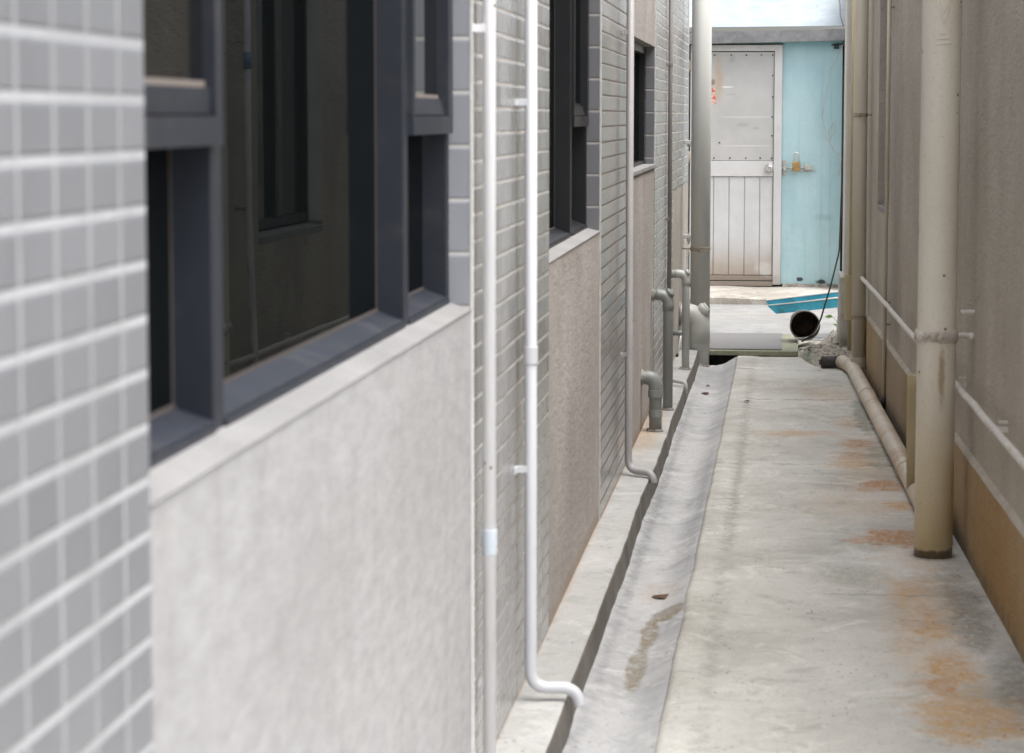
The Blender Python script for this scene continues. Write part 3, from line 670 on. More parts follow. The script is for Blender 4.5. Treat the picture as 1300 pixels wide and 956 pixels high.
box(bm, -.778, -.715, SY - .03, SY + .05, .075, 1.995, .004); box(bm, -.108, -.044, SY - .03, SY + .05, .075, 1.995, .004); box(bm, -.716, -.107, SY - .029, SY + .05, 1.945, 1.994, .004)
obj('door_frame', bm, m_dframe, DR)
bm = sub(None); box(bm, -.713, -.111, SY - .012, SY + .03, 1.072, 1.938, .003); obj('upper_panel', bm, m_dpanel, DR)
bm = sub(None); box(bm, -.713, -.111, SY - .020, SY + .03, .945, 1.069, .003); obj('middle_rail', bm, door_mat('door_rail_paint', (0.54, 0.535, 0.525), (0.58, 0.575, 0.57)), DR)
gx = [-.713, -.587, -.463, -.339, -.217, -.111]
for a, c in zip(gx, gx[1:]):
    bm = sub(None); box(bm, a + .0025, c - .0025, SY - .010, SY + .03, .150, .942, .006); obj('plank', bm, m_dlow, DR)
bm = sub(None); box(bm, -.713, -.111, SY - .001, SY + .04, .15, .943); obj('plank_backing', bm, door_mat('groove_paint', (0.40, 0.385, 0.365), (0.46, 0.45, 0.43), low=.9), DR)
bm = sub(None); box(bm, -.713, -.109, SY - .018, SY + .03, .108, .146, .003); box(bm, -.713, -.109, SY - .024, SY + .03, .064, .101, .003); obj('bottom_rail', bm, door_mat('door_bottom_paint', low=.9), DR)
scr = [(x, z) for z in (1.913, 1.092) for x in (-.70, -.585, -.455, -.33, -.213, -.122)] + [(-.122, 1.75), (-.122, 1.58), (-.122, 1.27), (-.122, 1.42), (-.70, 1.5), (-.545, 1.215)]
for x, z in scr:
    bm = sub(None); cyl(bm, (x + random.uniform(-.006, .006), SY - .016, z), (x, SY - .011, z), .0058, 10); obj('screw', bm, m_void, DR)
bm = sub(None); cyl(bm, (-.140, SY - .030, 1.012), (-.140, SY - .018, 1.012), .039, 24, .003)
kn = obj('knob_rose', bm, paint('satin_steel', (0.6, 0.59, 0.57), .3, metallic=.8), DR)
bm = sub(None); tube(bm, [(-.140, SY - .03, 1.012), (-.140, SY - .045, 1.012), (-.140, SY - .055, 1.012), (-.140, SY - .085, 1.012), (-.140, SY - .092, 1.012)], .02, 20, rf=lambda t: [.012, .012, .026, .027, .018][round(t * 4)])
obj('knob', bm, paint('knob_steel', (0.62, 0.6, 0.58), .25, metallic=.85), DR)
m_stk = M('torn_red_sticker')
k = m_stk.step(m_stk.noise(55, 3, .7), .47, .53)
m_stk = m_stk.fin(m_stk.mix(k, (0.62, 0.09, 0.05), (0.62, 0.52, 0.46)), .6)
bm = sub(None); box(bm, -.613, -.575, SY - .0135, SY - .0122, 1.525, 1.60); box(bm, -.606, -.580, SY - .0135, SY - .0122, 1.602, 1.655); obj('sticker', bm, m_stk, DR)
for z in (1.83, 1.10, .35):
    bm = sub(None); cyl(bm, (-.785, SY - .036, z - .045), (-.785, SY - .036, z + .045), .009, 12); obj('hinge', bm, m_brace, DR)
bm = sub(None); box(bm, -.800, -.787, SY - .028, SY, .5, 1.99); obj('door_gap_shade', bm, m_void, DR)  # solid black strip, the shade of the door gap put into its colour
bm = sub(None); box(bm, -1.6, -.801, SY - .012, SY - .001, .08, 1.995, .003); obj('side_sheet', bm, m_blue, SH)
# sliding bolt on the blue wall
m_bolt = paint('galvanised_bolt', (0.50, 0.50, 0.47), .45, .2, 30, metallic=.5, dirt=(0.2, 0.13, 0.08), dirt_amt=.4, dirt_scale=40)
BT = thing('slide_bolt', 'steel slide bolt screwed across the blue wall into the white door', 'bolt', (.06, SY - .02, 1.0))
bm = sub(None); cyl(bm, (-.062, SY - .018, 1.012), (.19, SY - .018, 1.018), .008, 14); obj('rod', bm, m_bolt, BT)
bm = sub(None); box(bm, -.036, -.006, SY - .008, SY - .001, .955, 1.075, .002); box(bm, -.030, -.008, SY - .034, SY - .008, .992, 1.032, .004); obj('keeper', bm, m_bolt, BT)
bm = sub(None); box(bm, .03, .225, SY - .007, SY - .001, .985, 1.0, .002); box(bm, .14, .20, SY - .036, SY - .007, .997, 1.042, .006); obj('guide_plate', bm, m_bolt, BT)
PL = thing('padlock', 'closed brass padlock hanging on the bolt beside the white door', 'padlock', (.072, SY - .05, 1.0))
bm = sub(None); box(bm, .040, .105, SY - .066, SY - .044, .990, 1.064, .008); obj('lock_body', bm, paint('old_brass', (0.42, 0.27, 0.11), .42, .2, 40, metallic=.55), PL)
bm = sub(None)
tube(bm, fillet([(.052, SY - .055, 1.055), (.052, SY - .055, 1.135), (.092, SY - .055, 1.135), (.092, SY - .055, 1.055)], .02), .006, 10); obj('shackle', bm, paint('shackle_steel', (0.6, 0.6, 0.58), .3, metallic=.7), PL)
# wall and gap to the right of the shed
bm = sub(None); box(bm, .47, 4, SY - .3, SY + .2, 0, 2.6); o = obj('boundary_wall', bm, m_post); tag(o, 'cream wall past the shed, behind the corner pilaster', 'wall')
bm = sub(None); box(bm, .428, .47, SY + .05, SY + .1, 0, 2.1); obj('gap_shade_sheet', bm, m_void, SH)  # black sheet across the opening, standing in for the shade inside it
bm = sub(None); box(bm, .445, .462, SY - .02, SY, 1.64, 1.84, .002); o = obj('timber_offcut', bm, paint('brown_timber', (0.2, 0.12, 0.08), .7)); tag(o, 'brown timber strip in the dark gap right of the blue wall', 'timber')
bm = sub(None); box(bm, -4.0, -3.8, 15.1, SY, 0, 3); tag(obj('side_wall', bm, m_post), 'plain cream wall closing the yard on the left', 'wall')

# ------------------------------------------------------------------ left wall pipes
def clip(root, x, y, z, r, m, h=.016, xw=XL, sgn=-1):
    b = sub(None); ring(b, (x, y, z), (0, 0, 1), r, h, .002, 20)
    box(b, min(xw, x), max(xw, x), y - .012, y - .002, z - h / 2, z + h / 2, .001)
    box(b, min(xw - .0, xw + .004), max(xw, xw + .004), y - .045, y, z - h / 2, z + h / 2, .001)
    return obj('clip', b, m, root)
def conduit(name, label, x, y, r, pts, m, clips=(), coups=(), coupm=None, cat='conduit', group=None, xw=XL):
    t = thing(name, label, cat, (x, y, 0.07), group)
    b = sub(None); tube(b, fillet(pts, r * 3.2), r, 20, hollow=.8); obj('pipe', b, m, t)
    for z in clips: clip(t, x, y, z, r, m, xw=xw)
    for z0, z1 in coups:
        b = sub(None); tube(b, [(x, y, z0), (x, y, z0 + .001), (x, y, z1 - .001), (x, y, z1)], r + .0022, 20); obj('coupling', b, coupm or m, t)
    return t
conduit('conduit', 'cream white conduit nearest the large window, with a pale blue coupling low down', -.588, 4.76, .0132, [(-.588, 4.76, .07), (-.588, 4.76, 3.03)], m_pvcw, (1.602, 2.6), ((.55, .60),), m_coup)
conduit('conduit', 'bluish white conduit beside the second window, bending outward at the foot', -.583, 5.50, .0142,
        [(-.47, 5.52, .055), (-.474, 5.52, .098), (-.583, 5.50, .098), (-.583, 5.50, 3.03)], m_pvcb, (1.461, .615, 2.7), ((.86, .90),), m_pvcb)
conduit('conduit', 'taupe conduit between the second and small windows, spout turned over the kerb', -.588, 9.07, .0142,
        [(-.488, 9.0, .052), (-.490, 9.0, .088), (-.588, 9.07, .088), (-.588, 9.07, 3.03)], m_pvct, (1.74, .53, 2.7))
conduit('conduit', 'thin grey brown conduit on the pale tiles past the small window', -.600, 12.45, .0108, [(-.600, 12.45, .07), (-.600, 12.45, 3.03)], m_pvcd, (1.69, .9), ((1.685, 1.70),))
def clampband(b, cx, cy, R, z, h, wob):
    n = 40; rows = []
    for k in range(n):
        a = 2 * PI * k / n; ww = 1 + noise.noise(Vector((math.cos(a) * 3, math.sin(a) * 3, 1))) * wob
        rows.append([b.verts.new((cx + (R + d) * math.cos(a), cy + (R + d) * math.sin(a), z + zz * ww)) for d, zz in ((0, -h), (.005 * ww, -h * .9), (.0075 * ww, 0), (.005 * ww, h * .85), (0, h))])
    for i in range(n):
        a, c = rows[i], rows[(i + 1) % n]
        for j in range(4): f = b.faces.new((a[j], c[j], c[j + 1], a[j + 1])); f.smooth = True
def elbow_drain(name, label, y, xc, zc, r, m, zb=.066, cap=True, coups=(), group='grey waste pipes along the kerb', rough_foot=True):
    t = thing(name, label, 'drain pipe', (xc, y, zb), group)
    b = sub(None)
    tube(b, fillet([(XL - .01, y, zc), (xc, y, zc), (xc, y, zb)], r * 2.0, 10), r, 24); obj('pipe', b, m, t)
    b = sub(None)
    path = fillet([(XL + .02, y, zc), (xc, y, zc), (xc, y, zc - r * 3.0)], r * 2.0, 10)
    tube(b, path, r * 1.13, 24); obj('elbow', b, m, t)
    b = sub(None); tube(b, [(XL - .002, y, zc), (XL - .001, y, zc), (XL + .008, y, zc), (XL + .008, y, zc)], r * 1.25, 24); obj('wall_collar', b, m_crust, t)
    if cap:
        d = Vector((.72, -.12, .68)).normalized(); c = Vector((xc, y, zc)) + Vector((-.12 * r, 0, -.12 * r))
        b = sub(None); kr = .72 if r > .05 else 1.0; cyl(b, c, c + d * r * .6, r * kr * .85, 24); cyl(b, c + d * r * .5, c + d * r * 1.15, r * kr, 12, r * .1); box_ = c + d * r * 1.2
        u = d.orthogonal().normalized(); tube(b, [box_ - u * r * .6, box_ + u * r * .6], r * .16, 6)
        obj('cleanout_cap', b, m, t)
    for z0, z1, k in coups:
        b = sub(None); tube(b, [(xc, y, z0), (xc, y, z0 + .002), (xc, y, z1 - .002), (xc, y, z1)], r * k, 24); obj('coupling', b, m, t)
    if rough_foot:
        b = sub(None); clampband(b, xc, y, r, zb + .003, .006 if r < .05 else .02, 1.6)
        obj('mortar', b, m_crust, t)
    return t
elbow_drain('waste_pipe', 'short fat dark grey pipe with two couplings, lowest of the grey pipes', 10.38, -.556, .300, .0275, m_grey, cap=False, coups=((.215, .248, 1.22), (.13, .16, 1.09)))
elbow_drain('waste_pipe', 'dark grey elbow pipe with capped bend right above the short fat one', 11.15, -.541, .603, .0232, m_grey)
elbow_drain('waste_pipe', 'paler slim grey elbow pipe standing close in front of the big fitting', 12.96, -.534, .583, .0205, m_greyl2)
elbow_drain('waste_pipe', 'big pale grey drain elbow with round cap, its foot crusted with mortar in the channel', 14.10, -.503, .275, .0565, m_greyl2, zb=-.045, coups=((.150, .215, 1.10),))
DP = thing('downpipe', 'tall pale grey downpipe rising behind the big drain elbow', 'downpipe', (-.508, 14.37, -.05))
bm = sub(None); tube(bm, [(-.508, 14.37, -.05), (-.509, 14.37, 3.03)], .0585, 32); obj('pipe', bm, m_greyl, DP)
bm = sub(None)
for dz in (-.007, .007): torus(bm, (-.508, 14.37, .64 + dz), (0, 0, 1), .0600, .0028, 32)
box(bm, -.518, -.504, 14.295, 14.315, .624, .656, .002); cyl(bm, (-.511, 14.285, .64), (-.511, 14.31, .64), .006, 8)
tube(bm, [(-.56, 14.37, .64), (-.617, 14.4, .64)], .004, 6); obj('strap', bm, m_brace, DP)
for z in (1.27, .70):
    bm = sub(None); box(bm, XL - .0, -.555, 14.62, 14.66, z - .012, z + .012, .003); cyl(bm, (-.590, 14.64, z - .03), (-.590, 14.64, z + .012), .011, 12)
    obj('wall_bracket', bm, m_pvcw, DP)
t = thing('weep_pipe', 'thin pale pipe end bent over the kerb between the grey pipes', 'pipe', (-.617, 12.15, .085))
bm = sub(None); tube(bm, fillet([(-.62, 12.2, .098), (-.497, 12.1, .090), (-.495, 12.1, .035)], .02), .0105, 14, hollow=.75); obj('pipe', bm, m_greyl, t)
t = thing('stub_pipe', 'small grey pipe stub out of the wall below the big drain elbow', 'pipe', (-.617, 13.3, .23))
bm = sub(None); tube(bm, [(-.62, 13.3, .232), (-.545, 13.3, .232)], .014, 16, hollow=.8); obj('pipe', bm, m_grey, t)
t = thing('stick', 'white stick with a dark tip leaning on the wall behind the slim grey pipe', 'stick', (-.60, 13.6, .07))
bm = sub(None); tube(bm, [(-.607, 13.62, .08), (-.585, 13.66, .21)], .005, 8); obj('shaft', bm, m_pvcw, t)
bm = sub(None); cyl(bm, (-.611, 13.612, .070), (-.606, 13.622, .085), .008, 8); obj('tip', bm, m_black, t)

# ------------------------------------------------------------------ right wall pipes
BP = thing('downpipe', 'fat cream downpipe on the right, yellowed at the foot, with a painted rusty clamp', 'downpipe', (.486, 7.86, 0))
bm = sub(None); tube(bm, [(.486, 7.86, 0.001), (.486, 7.86, .8), (.487, 7.86, 2), (.488, 7.86, 2.74)], .0625, 48); obj('pipe', bm, m_cream, BP)
bm = sub(None)
zc = .722
clampband(bm, .486, 7.86, .0625, zc, .0165, .8)
for k in range(26):
    a = -PI / 2 + random.uniform(-1.1, .35)
    v = bmesh.ops.create_icosphere(bm, subdivisions=2, radius=random.uniform(.006, .012), matrix=Matrix.Translation((.486 + .066 * math.cos(a), 7.86 + .066 * math.sin(a), zc + random.uniform(-.008, .008))))
for f in bm.faces: f.smooth = True
obj('clamp', bm, m_brpt, BP)
bm = sub(None); tube(bm, [(.55, 7.86, zc), (.565, 7.86, zc + .003), (.61, 7.86, zc - .002)], .009, 10); v = bmesh.ops.create_icosphere(bm, subdivisions=2, radius=.014, matrix=Matrix.Translation((.595, 7.84, zc))); obj('clamp_arm', bm, m_cond, BP)
bm = sub(None)
def onpipe(a, z): return (.488 + .0632 * math.sin(a), 7.86 - .0632 * math.cos(a), z)
for pts in ([(-.42, 1.655), (.40, 1.66)], [(-.30, 1.672), (.30, 1.676)], [(-.40, 1.80), (0, 1.722), (.42, 1.802)], [(-.25, 1.80), (0, 1.755), (.28, 1.80)], [(-.12, 1.69), (.12, 1.692)]):
    pp = []
    for (a0, z0), (a1, z1) in zip(pts, pts[1:]): pp += [onpipe(a0 + (a1 - a0) * t / 8, z0 + (z1 - z0) * t / 8) for t in range(9 if (a1, z1) == pts[-1] else 8)]
    tube(bm, pp, .0016, 6)
obj('moulded_mark', bm, m_cream, BP)

CN = thing('conduit', 'lumpy white painted conduit running level along the right wall', 'conduit', (.55, 9, .54))
bm = sub(None)
pts = [(rx(y, -.026) + nz(1, y, 3, .003), y, .545 + nz(2, y, 2.0, .004) + nz(7, y, .8, .004)) for y in frange(13.95, 3.4, 150)]
tube(bm, pts, .0115, 12, rf=lambda t: .0112 + .0022 * noise.noise(Vector((t * 90, 0, 0))) + .0012 * noise.noise(Vector((t * 300, 3, 0)))); obj('pipe', bm, m_cond, CN)
for y in (13.9, 11.9, 9.4, 8.05, 6.9, 5.3):
    bm = sub(None); box(bm, rx(y, -.038), rx(y, .02), y - .008, y + .008, .535, .551, .002); box(bm, rx(y, -.012), rx(y, .015), y - .006, y + .006, .560, .568, .001)
    obj('bracket', bm, m_cond, CN)
bm = sub(None); cyl(bm, (rx(7.9, .02), 7.85, .80), (rx(7.9, -.03), 7.85, .80), .008, 10, .001); tag(obj('wall_peg', bm, m_cond), 'short painted peg out of the wall right of the fat cream downpipe', 'peg')

GP = thing('ground_pipe', 'cream pipe lying along the foot of the right wall, rust stained', 'pipe', (.45, 11, 0))
bm = sub(None)
gpts = fillet([(.318, 13.72, .040), (.338, 13.68, .040), (.372, 13.40, .042), (.405, 12.2, .041), (.492, 9.1, .041), (.515, 8.05, .041)], .05)
tube(bm, gpts, .0385, 26, hollow=.85); obj('pipe', bm, m_creamg, GP)
for a, b_ in ((12.1, 12.04), (9.55, 9.48)):
    f = lambda y: .405 + (12.2 - y) / 3.1 * .087
    bm = sub(None); tube(bm, [(f(a), a, .041), (f(b_), b_, .041)], .0415, 26); obj('coupling', bm, m_creamg, GP)
bm = sub(None); tube(bm, [(.345, 13.735, .038), (.262, 13.745, .036), (.205, 13.75, .035)], .0335, 26, hollow=.8); e = obj('black_end', bm, m_blackp, GP); e['label'] = 'sooty black end piece'
bm = sub(None); cyl(bm, (.212, 13.75, .035), (.203, 13.75, .035), .0325, 24, .003); box(bm, .192, .204, 13.735, 13.765, .020, .050, .003); obj('end_plug', bm, m_blackp, GP)
bm = sub(None); tube(bm, [(.492, 8.98, .05), (.489, 8.98, .20), (.489, 8.98, .42), (.489, 8.98, .475)], .0385, 26); tag(obj('riser_pipe', bm, m_yellow), 'short yellowed riser pipe half hidden behind the fat cream downpipe', 'pipe')

RP = thing('downpipe', 'far beige downpipe with two wire straps at the end of the right wall', 'downpipe', (.395, 13.35, .05))
bm = sub(None); tube(bm, [(.402, 13.35, .06), (.396, 13.35, 1), (.392, 13.35, 2.74)], .0385, 28); obj('pipe', bm, m_cream2, RP)
bm = sub(None); tube(bm, [(.402, 13.35, .05), (.402, 13.35, .052), (.402, 13.35, .103), (.402, 13.35, .105)], .0425, 28); obj('coupling', bm, m_cream2, RP)
for z, xx in ((1.435, .395), (.325, .40)):
    bm = sub(None)
    for dz in (-.006, .006): torus(bm, (xx, 13.35, z + dz), (0, 0, 1), .040, .0022, 26, 6)
    box(bm, xx - .008, xx + .004, 13.30, 13.31, z - .01, z + .01, .001); tube(bm, [(xx + .03, 13.33, z), (xx + .075, 13.30, z)], .004, 6); obj('strap', bm, m_brace, RP)
YPp = thing('downpipe', 'narrow yellowed pipe squeezed between the beige downpipe and the corner pilaster', 'downpipe', (.385, 14.0, 0))
bm = sub(None); tube(bm, [(.388, 14.06, 0), (.394, 14.06, 2.74)], .030, 22); obj('pipe', bm, m_yellow, YPp)
bm = sub(None); tube(bm, [(.378, 14.06, .25), (.378, 14.06, .252), (.378, 14.06, .51), (.378, 14.06, .512)], .041, 22); obj('coupling', bm, m_yellow, YPp)
TP = thing('thin_pipe', 'thin beige pipe between the right wall windows, black sleeve near its foot', 'pipe', (.477, 11.7, 0))
bm = sub(None); tube(bm, [(.475, 11.7, 0.0), (.477, 11.7, 2.74)], .0095, 14); obj('pipe', bm, m_cream2, TP)
bm = sub(None); tube(bm, [(.475, 11.7, .020), (.475, 11.7, .075)], .0118, 14); obj('sleeve', bm, m_black, TP)
for z in (1.945, .535, .43):
    bm = sub(None); ring(bm, (.476, 11.7, z), (0, 0, 1), .0095, .012, .003, 14); box(bm, .484, .515, 11.685, 11.70, z - .004, z + .004, .001); cyl(bm, (.50, 11.66, z), (.505, 11.70, z), .004, 8); obj('bracket', bm, m_brace, TP)
m_hp = paint('pale_taupe_pvc', (0.78, 0.75, 0.75), .45)
HP = thing('thin_pipe', 'slim taupe pipe behind the fat cream downpipe, mirrored in the large near window', 'pipe', (.53, 8.62, 0))
bm = sub(None); tube(bm, [(.540, 8.85, .10), (.535, 8.74, .6), (.533, 8.66, 1.08), (.533, 8.66, 2.74)], .0125, 16); obj('pipe', bm, m_hp, HP)
bm = sub(None); tube(bm, [(.533, 8.66, 1.60), (.533, 8.66, 1.66)], .015, 16); obj('coupling', bm, paint('blue_coupling', (0.2, 0.3, 0.42), .4), HP)
bm = sub(None); ring(bm, (.533, 8.66, 1.09), (0, 0, 1), .0125, .014, .003); box(bm, .533, .59, 8.655, 8.665, 1.084, 1.096); obj('bracket', bm, m_brace, HP)

# ------------------------------------------------------------------ covered pit, rubble, bucket, planks
CV = thing('pit_cover', 'flat mossy slab laid over the drain pit with a grey metal sheet on it', 'slab', (-.2, 14.95, 0))
bm = sub(None); box(bm, -.64, .078, 14.36, 15.50, .006, .034, .004)
m_moss = ground_mat('mossy_board', (0.19, 0.19, 0.12), (0.29, 0.28, 0.21), (0.36, 0.34, 0.28), [((0.15, 0.19, 0.08), bl(-.1, 14.4, .7, .12, .8), .5), ((0.16, 0.2, 0.09), bl(.05, 14.7, .1, .25, .8), .4)])
obj('board', bm, m_moss, CV)
bm = sub(None); box(bm, -.60, -.020, 14.42, 15.48, .036, .041, .0015); obj('metal_sheet', bm, paint('grey_zinc_sheet', (0.175, 0.165, 0.163), .6, .06, 25, dirt=(0.3, 0.28, 0.27), dirt_amt=.3, dirt_scale=40), CV)

def rubble_mat():
    m = M('broken_concrete')
    c = m.ramp(m.noise(48, 6, .75), [(.34, (0.05, 0.05, 0.042)), (.44, (0.27, 0.25, 0.21)), (.55, (0.50, 0.47, 0.41)), (.75, (0.62, 0.60, 0.56))])
    c = m.mix(m.math('MULTIPLY', m.blob((.12, 14.1, .02), (.05, .35, .2), .5, .9, 20), .6), c, (0.10, 0.17, 0.085))
    c = m.mix(m.math('MULTIPLY', m.step(m.noise(9, 4, .7, off=(4, 0, 0)), .5, .65), .35), c, (0.40, 0.28, 0.16))
    return m.fin(c, .9, m.bump(m.noise(45, 5, .7), 1.0, .012))
def mound(x, y):
    # left flank runs from (.075,15) round to (.17,13.8)
    xl = .075 + .10 * max(0, (14.5 - y) / .7) ** 1.5
    t = max(0, min(1, (x - xl) / .10)); q = max(0, min(1, (y - 13.79) / .12)); e = max(0, min(1, (15.5 - y) / .35))
    low_ = 1 - .72 * max(0, min(1, (y - 14.35) / .25)) * max(0, min(1, (.30 - x) / .08))
    h = (t * (2 - t)) * (q * (2 - q)) * e * low_
    base = .055 + .035 * max(0, min(1, (y - 13.9) / .8)) + .03 * max(0, (x - .25) / .2)
    return -.006 + h * (base + nz(x, y, 13, .022) + nz(x, y, 34, .014) + nz(x, y, 80, .006))
bm = sub(None); grid(bm, frange(.06, .47, 60), frange(13.77, 15.55, 150), mound)
for f in bm.faces: f.smooth = False
rub = obj('rubble', bm, rubble_mat()); tag(rub, 'mound of broken concrete and moss beside the drain pit', 'rubble', kind='stuff')
for k, (x, y, s) in enumerate([(.16, 14.25, .022), (.13, 14.5, .018), (.24, 14.1, .016), (.20, 14.6, .02), (.29, 14.35, .02), (.10, 14.75, .016)]):
    bm = sub(None); bmesh.ops.create_icosphere(bm, subdivisions=2, radius=s)
    for v in bm.verts: v.co = Vector((v.co.x * 1.3, v.co.y, v.co.z * .7)) * (1 + noise.noise(v.co * 60 + Vector((k, 0, 0))) * .7) + Vector((x, y, max(0.0, mound(x, y)) + s * .4))
    lab = ['grey concrete lump just behind the black pipe end', 'small concrete lump on the mossy left flank of the mound', 'flat lump closest to the beige pipe elbow', 'pale lump under the mouth of the bucket', 'pale concrete lump on top of the mound near the pilaster', 'little lump where the mound meets the pit cover'][k]
    tag(obj('concrete_lump', bm, rubble_mat() if k == 0 else rub.data.materials[0]), lab, 'rubble', 'loose lumps of concrete on the mound')

BK = thing('bucket', 'dark rusty bucket lying on its side with a white wire handle', 'bucket', (.125, 15.0, .10))
ax = Vector((-.05, 1, -.02)).normalized(); c0 = Vector((.120, 14.90, .142))
u = ax.orthogonal().normalized()
bm = sub(None)
tube(bm, [c0, c0 + ax * .001, c0 + ax * .26], .088, 40, cap=False, rf=lambda t: .090 if t < .6 else .080)
tube(bm, [c0 + ax * .255, c0 + ax * .002, c0], .08, 40, cap=False, rf=lambda t: .069 if t < .3 else .0865)
tube(bm, [c0 + ax * .254, c0 + ax * .262], .071, 40); 
m_bk = M('rusty_bucket_inside'); m_bk = m_bk.fin(m_bk.ramp(m_bk.noise(14, 5, .7), [(.32, (0.02, 0.017, 0.015)), (.5, (0.06, 0.038, 0.024)), (.7, (0.16, 0.085, 0.04))]), .7)
obj('body', bm, m_bk, BK)
bm = sub(None); torus(bm, c0, ax, .0895, .0042, 40, 8); obj('rim', bm, paint('worn_bucket_rim', (0.16, 0.15, 0.14), .6, .3, 20), BK)
bm = sub(None); 
hp = [Vector((.089, -.004, .022)), Vector((.066, -.040, -.088)), Vector((-.062, -.006, -.076))]
tube(bm, [c0 + hp[0] * (1 - t) ** 2 + hp[1] * 2 * t * (1 - t) + hp[2] * t * t for t in frange(0, 1, 16)], .0034, 8)
hp = [Vector((-.088, -.006, .01)), Vector((-.10, -.012, .115)), Vector((.03, -.010, .093))]
tube(bm, [c0 + hp[0] * (1 - t) ** 2 + hp[1] * 2 * t * (1 - t) + hp[2] * t * t for t in frange(0, 1, 16)], .0022, 8)
obj('handle', bm, paint('white_wire', (0.6, 0.6, 0.58), .4), BK)

m_plank = paint('turquoise_paint', (0.05, 0.36, 0.50), .45, .15, 12, dirt=(0.05, 0.12, 0.13), dirt_amt=.6, dirt_scale=18, bump=.3)
m_pedge = paint('bare_plank_edge', (0.62, 0.60, 0.56), .6)
def plank(label, a, b, w, th, tip):
    t = thing('plank', label, 'plank', a, 'turquoise planks lying over the bucket')
    A, B = Vector(a), Vector(b); d = (B - A).normalized(); side = Vector((0, 1, 0)); side = (side - d * side.dot(d)).normalized(); up = d.cross(side); up = up if up.z > 0 else -up
    P = lambda s, k, h: A + d * s + side * k + up * h
    L = (B - A).length
    bm = sub(None); hexa(bm, [P(tip, 0, -th), P(L, 0, -th), P(L, w, -th), P(tip, w, -th), P(0, 0, 0), P(L, 0, 0), P(L, w, 0), P(0, w, 0)]); obj('board', bm, m_plank, t)
    bm = sub(None); hexa(bm, [P(-.001, -.002, .001), P(L, -.002, .001), P(L, .010, .001), P(-.001, .010, .001), P(-.001, -.002, .007), P(L, -.002, .007), P(L, .010, .007), P(-.001, .010, .007)]); obj('edge_strip', bm, m_pedge, t)
plank('front turquoise plank with cut lower corner, resting on the bucket', (-.115, 15.52, .212), (.95, 15.60, .330), .10, .056, .05)
plank('rear turquoise plank lying behind and above the front one', (-.120, 15.70, .232), (.95, 15.80, .362), .10, .028, .002)
bm = sub(None); tube(bm, fillet([(.345, 14.95, 1.9), (.335, 14.95, 1.0), (.325, 14.95, .60), (.275, 14.86, .40), (.215, 14.84, .19), (.175, 14.82, .10), (.10, 14.82, .050)], .15), .0052, 10)
tag(obj('cable', bm, m_black), 'black cable hanging down to the bucket rim', 'cable')
bm = sub(None); tube(bm, fillet([(.444, 19.44, 2.02), (.40, 19.40, 1.92), (.335, 19.42, 1.80), (.30, 19.42, 1.60), (.275, 19.42, 1.42), (.30, 19.42, 1.30), (.315, 19.42, 1.22), (.345, 19.42, 1.25), (.385, 19.42, 1.33), (.36, 19.42, 1.38), (.325, 19.42, 1.31), (.335, 19.42, 1.22), (.37, 19.42, 1.15), (.43, 19.42, 1.115), (.42, 19.42, 1.02), (.405, 19.42, .95)], .05), .0032, 6)
tag(obj('wire', bm, paint('pale_wire', (0.42, 0.40, 0.37), .6)), 'thin pale wire dangling in a loop down the blue wall', 'wire')
bm = sub(None); tube(bm, [(.37, 19.36, 2.45), (.40, 19.3, 2.30), (.405, 19.32, 2.22), (.43, 19.33, 2.13)], .006, 6); tag(obj('rope', bm, paint('old_rope', (0.35, 0.33, 0.31), .8, bump=.5)), 'frayed grey rope hanging over the white roof edge', 'rope')
bm = sub(None); box(bm, .36, .40, SY - .03, SY - .001, 1.96, 1.995, .003); tube(bm, [(.34, SY - .02, 1.992), (.445, SY - .02, 2.0)], .006, 6); tag(obj('junction_box', bm, m_black), 'small black junction box under the flashing at the top of the blue wall', 'box')

# plant
m_leaf = M('young_leaf'); m_leaf = m_leaf.fin(m_leaf.mix(m_leaf.noise(30, 2), (0.10, 0.22, 0.035), (0.20, 0.36, 0.07)), .45)
PT = thing('weed', 'small bright green weed growing from the rubble by the pilaster', 'plant', (.325, 14.95, .08))
bm = sub(None)
for pts in ([(.335, 14.95, .07), (.338, 14.94, .16), (.322, 14.93, .235)], [(.336, 14.95, .12), (.30, 14.92, .19), (.265, 14.90, .205)], [(.337, 14.95, .10), (.35, 14.9, .15)], [(.335, 14.95, .08), (.31, 14.9, .14)]):
    tube(bm, fillet(pts, .03, 4), .0016, 5)
obj('stem', bm, m_leaf, PT)
def leaf(c, d, L, w):
    b = sub(None); c = Vector(c); d = Vector(d).normalized(); s = d.cross(Vector((.2, -1, .4))).normalized(); n_ = s.cross(d)
    prev = None
    for k in range(7):
        t = k / 6; ww = w * math.sin(PI * min(1, t * 1.02)) ** .8 * (1 - .3 * t) + .0003
        row = [b.verts.new(c + d * L * t - s * ww + n_ * .12 * L * t * t), b.verts.new(c + d * L * t + n_ * (.12 * L * t * t - .15 * ww)), b.verts.new(c + d * L * t + s * ww + n_ * .12 * L * t * t)]
        if prev:
            for j in (0, 1): b.faces.new((prev[j], row[j], row[j + 1], prev[j + 1]))
        prev = row
    return b
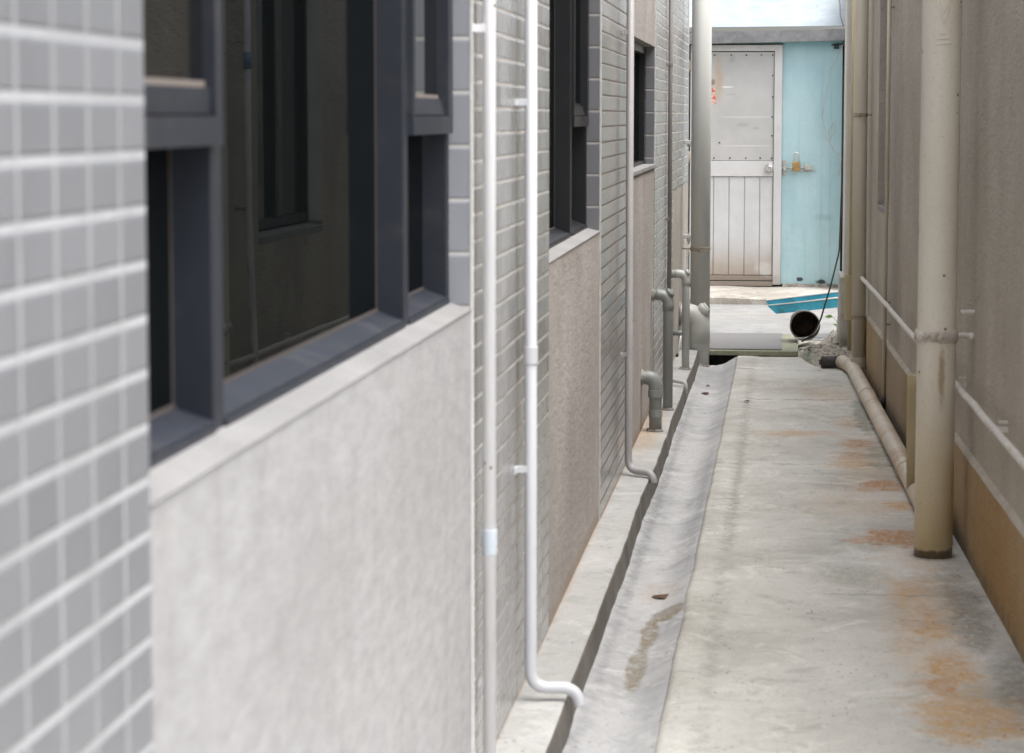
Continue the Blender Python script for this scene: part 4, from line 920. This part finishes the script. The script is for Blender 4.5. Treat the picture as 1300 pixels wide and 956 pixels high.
for c, d, L, w in (((.288, 14.90, .203), (-1, -.1, -.15), .048, .013), ((.322, 14.93, .235), (-.1, 0, 1), .02, .006), ((.33, 14.93, .20), (1, 0, .4), .03, .008), ((.338, 14.94, .17), (-1, 0, .1), .025, .008),
                   ((.345, 14.9, .15), (.8, 0, .5), .03, .010), ((.35, 14.9, .14), (.4, -.2, -.9), .03, .010), ((.318, 14.9, .145), (-.8, 0, .2), .025, .008), ((.335, 14.94, .11), (.5, -.2, -.6), .028, .010), ((.335, 14.93, .135), (-.6, -.2, -.5), .025, .008)):
    obj('leaf', leaf(c, d, L, w), m_leaf, PT)
# litter in the channel
m_dead = paint('dead_leaf', (0.10, 0.055, 0.03), .8)
for lab, x, y, s in (('dead brown leaf lying in the channel above the wet stain', -.372, 7.27, .022), ('dark scrap at the far end of the channel below the big drain elbow', -.423, 12.72, .020), ('tiny dark crumb in the channel next to the dark scrap', -.42, 13.1, .010), ('dark crumb lying on the walkway margin beyond the second window', -.19, 12.0, .012)):
    z = (chz(x, y) if x < -.28 else .008) + .003
    bm = sub(None); vs = [bm.verts.new((x + s * (1.2 + .5 * math.sin(k * 2.3)) * math.cos(k * PI / 4), y + 2.0 * s * (1 + .4 * math.cos(k * 1.7)) * math.sin(k * PI / 4), z + .004 * math.sin(k * 1.3))) for k in range(8)]
    c = bm.verts.new((x, y, z + .007))
    for k in range(8): bm.faces.new((vs[k], vs[(k + 1) % 8], c))
    tag(obj('dead_leaf', bm, m_dead), lab, 'leaf')
for k in range(26):   # crumbs and moss tufts where the right wall meets the walkway
    pass
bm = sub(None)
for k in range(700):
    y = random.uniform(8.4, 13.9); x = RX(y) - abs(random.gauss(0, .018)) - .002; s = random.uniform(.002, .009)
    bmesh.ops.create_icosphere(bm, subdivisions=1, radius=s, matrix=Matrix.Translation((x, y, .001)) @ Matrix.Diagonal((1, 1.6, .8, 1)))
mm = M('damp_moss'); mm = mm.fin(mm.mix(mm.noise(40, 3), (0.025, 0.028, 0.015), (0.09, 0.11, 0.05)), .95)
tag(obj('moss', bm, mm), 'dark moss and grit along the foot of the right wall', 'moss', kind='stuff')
